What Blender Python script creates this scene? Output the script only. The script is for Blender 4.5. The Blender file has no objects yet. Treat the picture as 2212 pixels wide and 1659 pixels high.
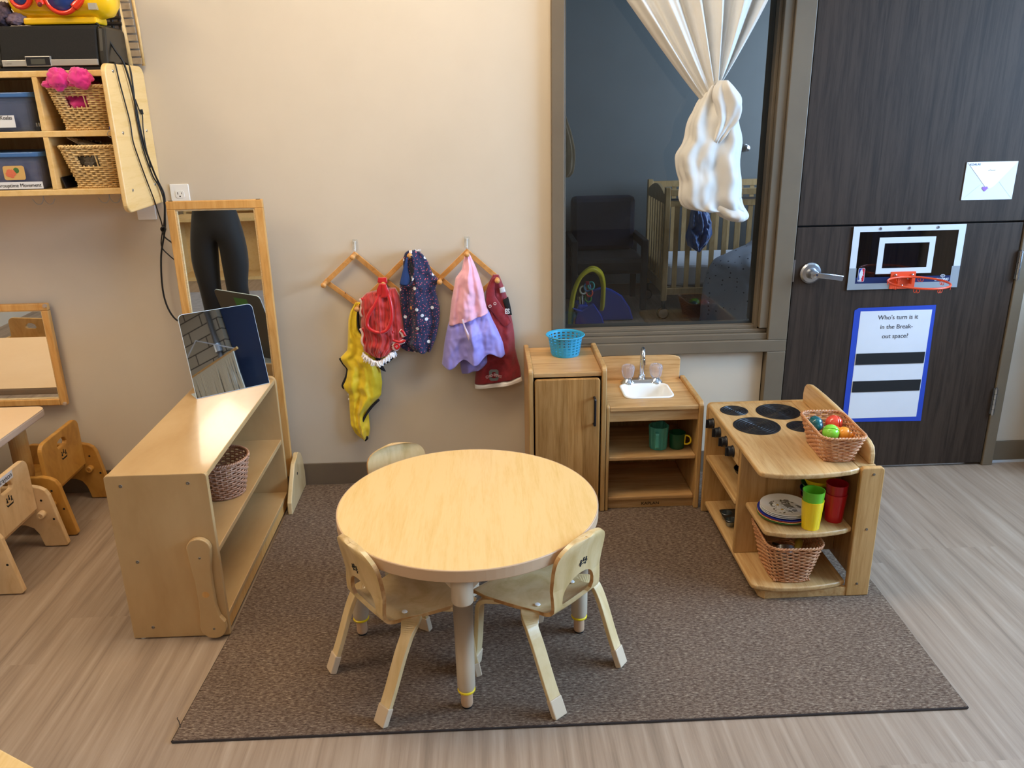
import bpy, bmesh, math, random
from mathutils import Vector, Matrix, noise
from math import sin, cos, pi, radians, sqrt
random.seed(7)
SC = bpy.context.scene
COL = SC.collection

# ------------------------------------------------------------------ camera
cam_d = bpy.data.cameras.new('camera'); cam = bpy.data.objects.new('camera', cam_d); COL.objects.link(cam)
cam_d.sensor_width = 36.0; cam_d.lens = 1790 / 2212 * 36; cam_d.clip_start = .05
R_ = Vector((0.99911607, -0.03782901, -0.01833167))      # camera right
D_ = Vector((-0.02966594, -0.32554896, -0.94505968))     # camera down
F_ = Vector((0.02978282, 0.94476814, -0.32638343))       # camera forward
cam.matrix_world = Matrix(((R_.x, -D_.x, -F_.x, 0), (R_.y, -D_.y, -F_.y, -3.31326), (R_.z, -D_.z, -F_.z, 1.58), (0, 0, 0, 1)))
SC.camera = cam

# ------------------------------------------------------------------ view + world
SC.view_settings.view_transform = 'Standard'; SC.view_settings.look = 'None'
SC.view_settings.gamma = 1; SC.view_settings.use_curve_mapping = False
SC.view_settings.exposure = 0.62
w = bpy.data.worlds.new('world'); SC.world = w; w.use_nodes = True
w.node_tree.nodes['Background'].inputs[0].default_value = (.62, .78, 1, 1)
w.node_tree.nodes['Background'].inputs[1].default_value = 1.2
try:
    SC.cycles.max_bounces = 10; SC.cycles.diffuse_bounces = 5; SC.cycles.glossy_bounces = 6
    SC.cycles.transparent_max_bounces = 12; SC.cycles.sample_clamp_indirect = 6
except Exception: pass

def area(name, loc, direction, sx, sy, power, col):
    l = bpy.data.lights.new(name, 'AREA'); l.shape = 'RECTANGLE'; l.size = sx; l.size_y = sy; l.energy = power; l.color = col
    o = bpy.data.objects.new(name, l); COL.objects.link(o); o.location = loc
    o.rotation_euler = Vector(direction).to_track_quat('-Z', 'Y').to_euler(); return o
DAY = (.46, .69, 1.0); WARM = (1.0, .81, .56)
area('daylight_window_1', (3.36, -1.6, 1.55), (-1, -.12, -.25), 2.3, 1.5, 168, DAY)
area('daylight_window_2', (3.36, -5.2, 1.6), (-1, .1, -.2), 1.6, 1.4, 20, DAY)
area('daylight_far_room', (3.26, 2.3, 1.6), (-1, .25, -.2), 1.3, 1.3, 30, (.80, .89, 1.0))
LAMP_W = 8.2     # emission of the ceiling panels

# ------------------------------------------------------------------ helpers
INV = {}
def thing(name, label, cat, loc=(0, 0, 0), rotz=0, group=None):
    o = bpy.data.objects.new(name, None); COL.objects.link(o); o.empty_display_size = .05
    o.location = loc; o.rotation_euler = (0, 0, rotz); o['label'] = label; o['category'] = cat
    if group: o['group'] = group
    INV[o] = (Matrix.Translation(loc) @ Matrix.Rotation(rotz, 4, 'Z')).inverted()
    return o
def obj(name, bm, m, parent=None, smooth=False, bev=0, world=True, seg=2, label=None, rn=True):
    if rn: bmesh.ops.recalc_face_normals(bm, faces=bm.faces)
    if parent is not None and world and parent in INV: bm.transform(INV[parent])
    me = bpy.data.meshes.new(name); bm.to_mesh(me); bm.free()
    mats = m if isinstance(m, (list, tuple)) else [m]
    for x in mats: me.materials.append(x)
    o = bpy.data.objects.new(name, me); COL.objects.link(o)
    if parent is not None:
        o.parent = parent
        if parent in INV: INV[o] = INV[parent]
    if smooth:
        for p in me.polygons: p.use_smooth = True
    if bev:
        b = o.modifiers.new('bevel', 'BEVEL'); b.width = bev; b.segments = seg; b.limit_method = 'ANGLE'; b.angle_limit = radians(40)
        b.harden_normals = False
    if label: o['label'] = label
    return o
def tag(o, label, cat, group=None, kind=None):
    if label: o['label'] = label
    if cat: o['category'] = cat
    if group: o['group'] = group
    if kind: o['kind'] = kind
    return o
def struct(name, bm, m, **k):
    o = obj(name, bm, m, **k)
    if o.parent is None: o['kind'] = 'structure'
    return o
def dup(root, loc, rotz, label, group=None):
    r = root.copy(); COL.objects.link(r); r.location = loc; r.rotation_euler = (0, 0, rotz); r['label'] = label
    if group: r['group'] = group
    for ch in list(root.children):
        c = ch.copy(); COL.objects.link(c); c.parent = r
        for g in ch.children:
            d = g.copy(); COL.objects.link(d); d.parent = c
    return r
NB = bmesh.new
def box(bm, a, b):
    x0, y0, z0 = a; x1, y1, z1 = b
    v = [bm.verts.new(p) for p in ((x0,y0,z0),(x1,y0,z0),(x1,y1,z0),(x0,y1,z0),(x0,y0,z1),(x1,y0,z1),(x1,y1,z1),(x0,y1,z1))]
    for f in ((0,3,2,1),(4,5,6,7),(0,1,5,4),(1,2,6,5),(2,3,7,6),(3,0,4,7)): bm.faces.new([v[i] for i in f])
    return bm
def B(*pairs):
    bm = NB()
    for a, b in pairs: box(bm, a, b)
    return bm
def prism(bm, pts, axis, a, b):
    """pts 2D outline extruded from a to b along axis. x: (y,z)  y: (x,z)  z: (x,y)"""
    def P(p, t):
        return {'x': (t, p[0], p[1]), 'y': (p[0], t, p[1]), 'z': (p[0], p[1], t)}[axis]
    A = [bm.verts.new(P(p, a)) for p in pts]; Bv = [bm.verts.new(P(p, b)) for p in pts]
    n = len(pts)
    bm.faces.new(A); bm.faces.new(Bv[::-1])
    for i in range(n): bm.faces.new((A[i], A[(i+1) % n], Bv[(i+1) % n], Bv[i]))
    return bm
def rrect(x0, y0, x1, y1, r, n=5, corners=(1, 1, 1, 1)):
    """rounded rectangle outline; corners = BL, BR, TR, TL"""
    out = []
    for (cx, cy, a0, k, px, py) in ((x0+r, y0+r, 180, corners[0], x0, y0), (x1-r, y0+r, 270, corners[1], x1, y0), (x1-r, y1-r, 0, corners[2], x1, y1), (x0+r, y1-r, 90, corners[3], x0, y1)):
        if k:
            for i in range(n+1):
                a = radians(a0 + 90*i/n); out.append((cx + r*cos(a), cy + r*sin(a)))
        else: out.append((px, py))
    return out
def lathe(bm, prof, c=(0, 0, 0), n=32, M=None, flute=None):
    """prof list of (r,z); r=0 ends collapse"""
    rings = []
    for (r, z) in prof:
        if r < 1e-6: rings.append([bm.verts.new((0, 0, z))])
        else: rings.append([bm.verts.new(((r*(flute(2*pi*i/n, z) if flute else 1))*cos(2*pi*i/n), (r*(flute(2*pi*i/n, z) if flute else 1))*sin(2*pi*i/n), z)) for i in range(n)])
    for a, b in zip(rings[:-1], rings[1:]):
        for i in range(n):
            j = (i+1) % n
            if len(a) == 1 and len(b) == 1: continue
            if len(a) == 1: bm.faces.new((a[0], b[i], b[j]))
            elif len(b) == 1: bm.faces.new((a[i], a[j], b[0]))
            else: bm.faces.new((a[i], a[j], b[j], b[i]))
    vs = [v for r in rings for v in r]
    T = Matrix.Translation(c) @ (M if M else Matrix())
    for v in vs: v.co = T @ v.co
    return bm
def tube(bm, pts, r, n=8, closed=False, caps=True):
    pts = [Vector(p) for p in pts]; N = len(pts)
    rr = r if isinstance(r, (list, tuple)) else [r]*N
    tang = []
    for i in range(N):
        a = pts[(i-1) % N] if (closed or i > 0) else pts[i]; b = pts[(i+1) % N] if (closed or i < N-1) else pts[i]
        t = (b-a); tang.append(t.normalized() if t.length > 1e-9 else Vector((0, 0, 1)))
    up = Vector((0, 0, 1)) if abs(tang[0].z) < .9 else Vector((0, 1, 0))
    u = tang[0].cross(up).normalized(); rings = []
    for i in range(N):
        u = (u - tang[i]*u.dot(tang[i]))
        u = u.normalized() if u.length > 1e-6 else tang[i].orthogonal().normalized()
        v = tang[i].cross(u)
        rings.append([bm.verts.new(pts[i] + (u*cos(2*pi*k/n) + v*sin(2*pi*k/n))*rr[i]) for k in range(n)])
    for i in range(N if closed else N-1):
        a, b = rings[i], rings[(i+1) % N]
        for k in range(n): bm.faces.new((a[k], a[(k+1) % n], b[(k+1) % n], b[k]))
    if not closed and caps:
        bm.faces.new(rings[0][::-1]); bm.faces.new(rings[-1])
    return bm
def strip(bm, pts, W, w, t, taper=None):
    """rectangular cross-section swept along pts; W = width axis (unit)"""
    pts = [Vector(p) for p in pts]; W = Vector(W).normalized(); N = len(pts); rings = []
    for i in range(N):
        a = pts[max(i-1, 0)]; b = pts[min(i+1, N-1)]; T = (b-a).normalized(); Wv = (W - T*W.dot(T)).normalized(); Nn = T.cross(Wv)
        ww = w*(taper[i] if taper else 1)
        rings.append([bm.verts.new(pts[i] + Wv*sx*ww/2 + Nn*sy*t/2) for sx, sy in ((-1,-1),(1,-1),(1,1),(-1,1))])
    for i in range(N-1):
        for k in range(4): bm.faces.new((rings[i][k], rings[i][(k+1) % 4], rings[i+1][(k+1) % 4], rings[i+1][k]))
    bm.faces.new(rings[0][::-1]); bm.faces.new(rings[-1]); return bm
def smoothpath(pts, n=6):
    """Catmull-Rom"""
    P = [Vector(p) for p in pts]; P = [P[0]*2-P[1]] + P + [P[-1]*2-P[-2]]; out = []
    for i in range(1, len(P)-2):
        for k in range(n):
            t = k/n; a, b, c, d = P[i-1], P[i], P[i+1], P[i+2]
            out.append(.5*((2*b) + (c-a)*t + (2*a-5*b+4*c-d)*t*t + (3*b-a-3*c+d)*t**3))
    out.append(P[-2]); return out
def bake(o):
    """evaluate modifiers into the mesh"""
    dg = bpy.context.evaluated_depsgraph_get(); dg.update()
    me = bpy.data.meshes.new_from_object(o.evaluated_get(dg)); old = o.data; o.modifiers.clear(); o.data = me
    return o
def boolean_cut(bm, cutter):
    """difference of two closed meshes, returned as a bmesh"""
    def tmp(b, n):
        bmesh.ops.recalc_face_normals(b, faces=b.faces)
        me = bpy.data.meshes.new(n); b.to_mesh(me); b.free(); o = bpy.data.objects.new(n, me); COL.objects.link(o); return o
    a = tmp(bm, 'work'); c = tmp(cutter, 'work_cut')
    m = a.modifiers.new('b', 'BOOLEAN'); m.operation = 'DIFFERENCE'; m.object = c; m.solver = 'EXACT'
    bake(a); r = NB(); r.from_mesh(a.data)
    for o in (a, c):
        me = o.data; bpy.data.objects.remove(o); bpy.data.meshes.remove(me)
    return r
def text(body, size, m, parent, loc, M3, name='lettering', align='CENTER', shear=0, ext=.0004, bold=0, sx=1, label=None):
    """lettering standing at loc (world); M3 = (right, up) vectors"""
    cu = bpy.data.curves.new('work', 'FONT'); cu.body = body; cu.size = size; cu.align_x = align; cu.extrude = ext; cu.shear = shear; cu.offset = bold
    cu.space_line = 1.35
    o = bpy.data.objects.new('work', cu); COL.objects.link(o)
    dg = bpy.context.evaluated_depsgraph_get(); dg.update()
    me = bpy.data.meshes.new_from_object(o.evaluated_get(dg)); bpy.data.objects.remove(o); bpy.data.curves.remove(cu)
    bm = NB(); bm.from_mesh(me); bpy.data.meshes.remove(me)
    r, u = Vector(M3[0]).normalized(), Vector(M3[1]).normalized(); n = r.cross(u)
    T = Matrix(((r.x, u.x, n.x, loc[0]), (r.y, u.y, n.y, loc[1]), (r.z, u.z, n.z, loc[2]), (0, 0, 0, 1))) @ Matrix.Diagonal((sx, 1, 1, 1))
    bm.transform(T)
    return obj(name, bm, m, parent, label=label)
FRONT = ((1, 0, 0), (0, 0, 1))

# ------------------------------------------------------------------ materials
def lin(h):
    h = h.lstrip('#'); c = [int(h[i:i+2], 16)/255 for i in (0, 2, 4)]
    return tuple(((x/12.92) if x <= .04045 else ((x+.055)/1.055)**2.4) for x in c) + (1,)
def mat(name, col, rough=.5, metal=0, spec=.5, **k):
    m = bpy.data.materials.new(name); m.use_nodes = True; b = m.node_tree.nodes['Principled BSDF']
    b.inputs['Base Color'].default_value = lin(col) if isinstance(col, str) else tuple(col) + (1,)
    b.inputs['Roughness'].default_value = rough; b.inputs['Metallic'].default_value = metal; b.inputs['Specular IOR Level'].default_value = spec
    if k.get('trans'): b.inputs['Transmission Weight'].default_value = k['trans']; b.inputs['IOR'].default_value = k.get('ior', 1.45)
    if k.get('coat'): b.inputs['Coat Weight'].default_value = k['coat']; b.inputs['Coat Roughness'].default_value = .08
    if k.get('sheen'): b.inputs['Sheen Weight'].default_value = k['sheen']
    if k.get('alpha'): b.inputs['Alpha'].default_value = k['alpha']
    if k.get('sss'): b.inputs['Subsurface Weight'].default_value = k['sss']; b.inputs['Subsurface Radius'].default_value = (.01, .01, .01)
    return m
def nd(m, t, **k):
    n = m.node_tree.nodes.new(t)
    for a, v in k.items():
        if a.startswith('i_'): n.inputs[a[2:].replace('_', ' ')].default_value = v
        else: setattr(n, a, v)
    return n
def lk(m, a, ao, b, bi): m.node_tree.links.new(a.outputs[ao], b.inputs[bi])
def ramp(m, stops):
    n = m.node_tree.nodes.new('ShaderNodeValToRGB'); e = n.color_ramp.elements
    while len(e) < len(stops): e.new(.5)
    for i, (p, c) in enumerate(stops): e[i].position = p; e[i].color = lin(c) if isinstance(c, str) else c
    return n
def bsdf(m): return m.node_tree.nodes['Principled BSDF']
def bump(m, src, out, strength=.2, dist=.002):
    b = nd(m, 'ShaderNodeBump', i_Strength=strength, i_Distance=dist); lk(m, src, out, b, 'Height'); lk(m, b, 'Normal', bsdf(m), 'Normal')
def wood(name, cols, scale=(1, 1, 1), grain=9, rough=.4, plank=None, pv=.25, coat=0, dist=2.5, fine=.5, spec=.5):
    """cols: 3 colours dark..light; scale small along the grain. plank=(axis index, width) gives glued staves"""
    m = mat(name, cols[1], rough, spec=spec, coat=coat)
    tc = nd(m, 'ShaderNodeTexCoord'); mp = nd(m, 'ShaderNodeMapping'); mp.inputs['Scale'].default_value = scale
    lk(m, tc, 'Object', mp, 'Vector'); src = mp
    if plank:
        ax, wd = plank
        sep = nd(m, 'ShaderNodeSeparateXYZ'); lk(m, tc, 'Object', sep, 0)
        dv = nd(m, 'ShaderNodeMath', operation='DIVIDE'); lk(m, sep, ax, dv, 0); dv.inputs[1].default_value = wd
        fl = nd(m, 'ShaderNodeMath', operation='FLOOR'); lk(m, dv, 0, fl, 0)
        wn = nd(m, 'ShaderNodeTexWhiteNoise', noise_dimensions='1D'); lk(m, fl, 0, wn, 'W')
        vm = nd(m, 'ShaderNodeVectorMath', operation='MULTIPLY_ADD'); lk(m, wn, 'Color', vm, 0); vm.inputs[1].default_value = (7, 7, 7); lk(m, mp, 0, vm, 2); src = vm
    n1 = nd(m, 'ShaderNodeTexNoise', i_Scale=grain, i_Detail=6, i_Roughness=.55, i_Distortion=dist); lk(m, src, 0, n1, 'Vector')
    n2 = nd(m, 'ShaderNodeTexNoise', i_Scale=grain*6, i_Detail=3, i_Roughness=.6); lk(m, src, 0, n2, 'Vector')
    mx = nd(m, 'ShaderNodeMath', operation='MULTIPLY_ADD'); lk(m, n2, 0, mx, 0); mx.inputs[1].default_value = fine*.35; lk(m, n1, 0, mx, 2)
    rp = ramp(m, [(.38, cols[0]), (.55, cols[1]), (.78, cols[2])]); lk(m, mx, 0, rp, 0); last = rp
    if plank:
        hs = nd(m, 'ShaderNodeHueSaturation'); mr = nd(m, 'ShaderNodeMapRange'); mr.inputs['To Min'].default_value = 1-pv; mr.inputs['To Max'].default_value = 1+pv
        lk(m, wn, 'Value', mr, 0); lk(m, mr, 0, hs, 'Value'); lk(m, rp, 0, hs, 'Color'); last = hs
    lk(m, last, 0, bsdf(m), 'Base Color'); bump(m, mx, 0, .08, .001)
    return m
def mottled(name, c1, c2, scale=20, rough=.6, stretch=(1, 1, 1), bs=0, **k):
    m = mat(name, c1, rough, **k); tc = nd(m, 'ShaderNodeTexCoord'); mp = nd(m, 'ShaderNodeMapping'); mp.inputs['Scale'].default_value = stretch
    lk(m, tc, 'Object', mp, 0); n = nd(m, 'ShaderNodeTexNoise', i_Scale=scale, i_Detail=4, i_Roughness=.6); lk(m, mp, 0, n, 'Vector')
    r = ramp(m, [(.35, c1), (.65, c2)]); lk(m, n, 0, r, 0); lk(m, r, 0, bsdf(m), 'Base Color')
    if bs: bump(m, n, 0, bs, .003)
    return m

M = {}
M['wall'] = mottled('painted_wall', '#cabdaa', '#cec1ae', 3, .55, spec=.35)
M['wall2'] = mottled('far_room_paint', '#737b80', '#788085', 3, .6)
M['frame'] = mottled('bronze_metal_paint', '#6b5e4d', '#706351', 5, .45, spec=.4)
M['base'] = mottled('vinyl_baseboard', '#6c5c4d', '#72624f', 5, .5)
M['ceil'] = mottled('ceiling_tile', '#d8d6d0', '#cfcdc6', 30, .9)
M['oak'] = wood('oak', ['#9e713f', '#b2854f', '#c19660'], (1.2, 1.2, 9), 5, .38, (0, .055), .10)
M['oak_x'] = wood('oak_grain_x', ['#9e723e', '#bc8f59', '#cea571'], (.9, 12, 12), 4, .36, (1, .055), .15, dist=.9, fine=1.0)
M['oak_y'] = wood('oak_grain_y', ['#a17743', '#bd935d', '#cea975'], (12, .9, 12), 4, .36, (0, .055), .13, dist=.9, fine=1.0)
M['oak_v'] = wood('oak_grain_z', ['#936838', '#b1854c', '#c49a62'], (12, 12, .8), 4, .40, (0, .065), .13, dist=.9, fine=1.0)
M['oak_vy'] = wood('oak_side_grain_z', ['#956b3a', '#b2874f', '#c49b64'], (12, 12, .8), 4, .40, (1, .065), .12, dist=.9, fine=1.0)
M['oak_dark'] = wood('oak_door', ['#7c5225', '#9e713a', '#b58850'], (12, 12, .7), 4, .42, (0, .058), .16, dist=1.0, fine=1.0)
M['birch'] = wood('birch_ply', ['#b48f5d', '#bd9968', '#c6a372'], (3, 1.2, 1.2), 2.0, .30, None, dist=.5, fine=.5, coat=.25)
M['birch_e'] = mottled('birch_edge', '#c9a877', '#dcc398', 60, .5, (1, 1, 6))
M['maple'] = wood('maple_laminate', ['#d0a865', '#dab473', '#e1be82'], (26, 2.2, 26), 1.6, .36, None, dist=.6, fine=1.3, spec=.4)
M['band'] = mat('beige_edge_band', '#c7a583', .45)
M['ply'] = wood('chair_ply', ['#c0a069', '#d2b481', '#dfc597'], (5, 5, 1.2), 2.5, .30, None, dist=1.0, fine=.4, coat=.2)
M['ply_e'] = None
M['honey'] = wood('honey_wood', ['#bf8a46', '#cf9a55', '#d8a765'], (6, 6, .8), 4, .42)
M['rail'] = wood('rack_wood', ['#b8803f', '#c98f4c', '#d39d5e'], (3, 3, 3), 6, .45)
M['todd_d'] = wood('toddler_dark_wood', ['#a8742d', '#bb863a', '#c69347'], (2, 2, 1), 4, .42)
M['todd_m'] = wood('toddler_mid_wood', ['#b98d4e', '#c99d5e', '#d2aa6e'], (2, 2, 1), 4, .42)
M['todd_l'] = wood('toddler_light_wood', ['#cba777', '#dbba8c', '#e3c69c'], (2, 2, 1), 3, .42)
M['laminate'] = mottled('cream_laminate', '#ecc798', '#efcc9f', 6, .35)
M['taupe'] = mat('taupe_edge', '#b39c88', .5)
M['doorwood'] = wood('dark_door_veneer', ['#211914', '#2d231c', '#3c3027'], (14, 14, .7), 4, .55, None, dist=.8, fine=1.0, spec=.22)
M['white'] = mat('white_plastic', '#ecebe8', .35)
M['paper'] = mottled('white_paper', '#d3d5db', '#d8dae0', 4, .8)
M['black'] = mat('black_plastic', '#15151a', .35)
M['blackm'] = mat('black_matt', '#101012', .85)
M['chrome'] = mat('chrome', '#d8dbe0', .08, 1)
M['steel'] = mat('brushed_steel', '#b9bcc2', .28, 1)
M['screw'] = mat('screw_steel', '#8d8a84', .4, 1)
M['rubber'] = mat('beige_foot_cap', '#cdb597', .55)
M['tan_metal'] = mat('tan_powdercoat', '#c9b59a', .5)
M['yellow'] = mat('yellow_plastic', '#f0cf1c', .35)
M['mirror'] = mat('mirror_silver', '#e9ecea', .01, 1)
M['acry'] = mat('acrylic_edge', '#cfe0ea', .1, spec=.8)
M['orange'] = mat('orange_rim_paint', '#e2502b', .35)
M['bluetape'] = mat('blue_tape', '#1a3fae', .6)
M['cable'] = mat('black_cable', '#141210', .5)

def glass_thin(name, tint=(.93, .97, 1), fac=1.0, rough=0.0):
    m = bpy.data.materials.new(name); m.use_nodes = True; nt = m.node_tree; nt.nodes.clear()
    o = nt.nodes.new('ShaderNodeOutputMaterial'); mx = nt.nodes.new('ShaderNodeMixShader'); t = nt.nodes.new('ShaderNodeBsdfTransparent'); g = nt.nodes.new('ShaderNodeBsdfGlossy')
    f = nt.nodes.new('ShaderNodeFresnel'); f.inputs[0].default_value = 1.5; t.inputs[0].default_value = tint + (1,); g.inputs['Roughness'].default_value = rough
    mu = nt.nodes.new('ShaderNodeMath'); mu.operation = 'MULTIPLY'; mu.inputs[1].default_value = fac
    nt.links.new(f.outputs[0], mu.inputs[0]); nt.links.new(mu.outputs[0], mx.inputs[0]); nt.links.new(t.outputs[0], mx.inputs[1]); nt.links.new(g.outputs[0], mx.inputs[2]); nt.links.new(mx.outputs[0], o.inputs[0])
    return m
M['pane'] = glass_thin('window_glass', (.82, .87, .90), 1.0)
M['clear'] = glass_thin('clear_plastic', (.97, .98, 1), 1.0)
M['tub'] = mat('clear_tub_plastic', '#6e7c9c', .2, alpha=.33)
M['tub2'] = mat('purple_tub_contents', '#6d5a86', .5)

def floor_mat():
    m = mat('vinyl_plank_floor', '#a8937c', .42, spec=.4)
    tc = nd(m, 'ShaderNodeTexCoord'); sep = nd(m, 'ShaderNodeSeparateXYZ'); lk(m, tc, 'Object', sep, 0)
    dv = nd(m, 'ShaderNodeMath', operation='DIVIDE'); lk(m, sep, 0, dv, 0); dv.inputs[1].default_value = .46
    fl = nd(m, 'ShaderNodeMath', operation='FLOOR'); lk(m, dv, 0, fl, 0)
    wn = nd(m, 'ShaderNodeTexWhiteNoise', noise_dimensions='1D'); lk(m, fl, 0, wn, 'W')
    oy = nd(m, 'ShaderNodeMath', operation='MULTIPLY_ADD'); lk(m, wn, 0, oy, 0); oy.inputs[1].default_value = .9; lk(m, sep, 1, oy, 2)
    d2 = nd(m, 'ShaderNodeMath', operation='DIVIDE'); lk(m, oy, 0, d2, 0); d2.inputs[1].default_value = .92
    f2 = nd(m, 'ShaderNodeMath', operation='FLOOR'); lk(m, d2, 0, f2, 0)
    cb = nd(m, 'ShaderNodeCombineXYZ'); lk(m, fl, 0, cb, 0); lk(m, f2, 0, cb, 1)
    w2 = nd(m, 'ShaderNodeTexWhiteNoise', noise_dimensions='3D'); lk(m, cb, 0, w2, 'Vector')
    mp = nd(m, 'ShaderNodeMapping'); mp.inputs['Scale'].default_value = (40, 1.5, 1); lk(m, tc, 'Object', mp, 0)
    vm = nd(m, 'ShaderNodeVectorMath', operation='MULTIPLY_ADD'); lk(m, w2, 'Color', vm, 0); vm.inputs[1].default_value = (9, 9, 9); lk(m, mp, 0, vm, 2)
    n1 = nd(m, 'ShaderNodeTexNoise', i_Scale=1.0, i_Detail=7, i_Roughness=.62, i_Distortion=.35); lk(m, vm, 0, n1, 'Vector')
    r = ramp(m, [(.28, '#786757'), (.45, '#927d6a'), (.58, '#9d8976'), (.78, '#ae9b88')]); lk(m, n1, 0, r, 0)
    hs = nd(m, 'ShaderNodeHueSaturation'); mr = nd(m, 'ShaderNodeMapRange'); mr.inputs['To Min'].default_value = .96; mr.inputs['To Max'].default_value = 1.04
    lk(m, w2, 'Value', mr, 0); lk(m, mr, 0, hs, 'Value'); lk(m, r, 0, hs, 'Color'); lk(m, hs, 0, bsdf(m), 'Base Color')
    bump(m, n1, 0, .06, .001); return m
M['floor'] = floor_mat()
def rug_mat():
    m = mat('heathered_carpet', '#6b5a51', .95, spec=.1)
    tc = nd(m, 'ShaderNodeTexCoord'); mp = nd(m, 'ShaderNodeMapping'); mp.inputs['Scale'].default_value = (75, 210, 210); lk(m, tc, 'Object', mp, 0)
    n = nd(m, 'ShaderNodeTexNoise', i_Scale=1, i_Detail=5, i_Roughness=.75); lk(m, mp, 0, n, 'Vector')
    r = ramp(m, [(.30, '#3a2b24'), (.44, '#695547'), (.56, '#877362'), (.72, '#bfac94')]); lk(m, n, 0, r, 0)
    n3 = nd(m, 'ShaderNodeTexNoise', i_Scale=5, i_Detail=2); lk(m, tc, 'Object', n3, 'Vector')
    hs = nd(m, 'ShaderNodeHueSaturation'); mr = nd(m, 'ShaderNodeMapRange'); mr.inputs['To Min'].default_value = .85; mr.inputs['To Max'].default_value = 1.1
    lk(m, n3, 0, mr, 0); lk(m, mr, 0, hs, 'Value'); lk(m, r, 0, hs, 'Color'); lk(m, hs, 0, bsdf(m), 'Base Color')
    bump(m, n, 0, .9, .006); return m
M['rug'] = rug_mat()
M['rugedge'] = mat('carpet_binding', '#2e2522', .95)
M['wick_t'] = mottled('tan_wicker', '#b97a4f', '#cf9a6e', 40, .5)
M['wick_l'] = mottled('pale_wicker', '#cfae74', '#e2c692', 40, .5)
M['wick_p'] = mottled('pinkish_wicker', '#a8795a', '#bd9074', 40, .55)
def plyedge_mat():
    m = mat('ply_edge_layers', '#c8a878', .5); tc = nd(m, 'ShaderNodeTexCoord')
    n = nd(m, 'ShaderNodeTexNoise', i_Scale=30, i_Detail=2); lk(m, tc, 'Object', n, 'Vector')
    r = ramp(m, [(.4, '#a87640'), (.6, '#cb9f68')]); lk(m, n, 0, r, 0); lk(m, r, 0, bsdf(m), 'Base Color'); return m
M['ply_e'] = plyedge_mat()

# ================================================================== THE ROOM
XL, XR, YF, YB, ZC = -3.7, 3.3, -7.0, 3.45, 2.75
struct('floor', B(((XL, YF, -.05), (XR, YB+.1, 0))), M['floor'])
struct('ceiling', B(((XL, YF, ZC), (XR, YB+.1, ZC+.05))), M['ceil'])
struct('wall_back', B(((XL, 0, 0), (.275, .12, ZC)), ((.275, 0, 0), (1.168, .12, .556)), ((.275, 0, 2.25), (2.225, .12, ZC)), ((2.225, 0, 0), (XR, .12, ZC))), M['wall'])
struct('wall_left', B(((XL-.1, YF, 0), (XL, 0, ZC))), M['wall'])
struct('wall_front', B(((XL, YF-.1, 0), (XR, YF, ZC))), M['wall'])
# right wall, with two window openings
struct('wall_right', B(((XR, YF, 0), (XR+.12, 0, .8)), ((XR, YF, 2.35), (XR+.12, 0, ZC)), ((XR, -.4, .8), (XR+.12, 0, 2.35)), ((XR, -4.3, .8), (XR+.12, -2.8, 2.35)), ((XR, YF, .8), (XR+.12, -6.1, 2.35))), M['wall'])
# room behind the glass
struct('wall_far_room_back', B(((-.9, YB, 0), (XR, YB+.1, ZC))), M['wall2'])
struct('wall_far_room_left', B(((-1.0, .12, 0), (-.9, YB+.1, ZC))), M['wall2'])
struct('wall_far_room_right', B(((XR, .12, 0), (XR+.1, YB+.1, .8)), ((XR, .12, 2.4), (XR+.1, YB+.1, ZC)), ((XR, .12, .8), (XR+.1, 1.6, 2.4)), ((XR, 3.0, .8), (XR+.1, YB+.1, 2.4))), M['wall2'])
struct('baseboard_far_room', B(((-.9, YB-.012, 0), (XR, YB, .1))), M['base'])
struct('baseboard_back_left', B(((XL, -.008, 0), (.275, 0, .1))), M['base'], bev=.002)
struct('baseboard_back_middle', B(((.275, -.008, 0), (1.168, 0, .1))), M['base'])
bm = B(((2.228, -.010, .012), (XR, 0, .102)))
struct('baseboard_back_right', bm, M['frame'], bev=.002)
struct('trim_1', B(((2.228, -.012, 0), (XR, 0, .012))), mat('pale_seal', '#bfc4cc', .5))

# window frame between the two rooms
fr = NB()
FW = -.035
box(fr, (.272, FW, .556), (.322, .15, 2.30)); box(fr, (1.135, FW+.012, .656), (1.172, .15, 2.25))
box(fr, (.322, FW, .556), (1.252, .15, .607)); box(fr, (.322, FW+.014, .607), (1.172, .15, .634)); box(fr, (.322, FW+.028, .634), (1.172, .15, .650))
box(fr, (1.172, FW, .607), (1.252, .15, 2.30)); box(fr, (.322, FW, 2.2), (1.172, .15, 2.30))
win = struct('window_1', fr, M['frame'], bev=.003)
gs = NB(); box(gs, (.322, .0, .650), (.330, .05, 2.2)); box(gs, (1.122, .0, .650), (1.135, .05, 2.2)); box(gs, (.330, .0, .650), (1.122, .05, .664))
obj('glazing_stop', gs, M['frame'], win, bev=.002)
obj('pane', B(((.33, .036, .664), (1.122, .040, 2.2))), M['pane'], win)
struct('trim_2', B(((1.172, FW, 0), (1.252, .12, .556))), M['frame'], bev=.003)
struct('trim_3', B(((2.182, FW, 0), (2.228, .12, 2.25))), M['frame'], bev=.003)
struct('trim_4', B(((1.252, FW, 2.14), (2.182, .12, 2.25))), M['frame'])
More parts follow.
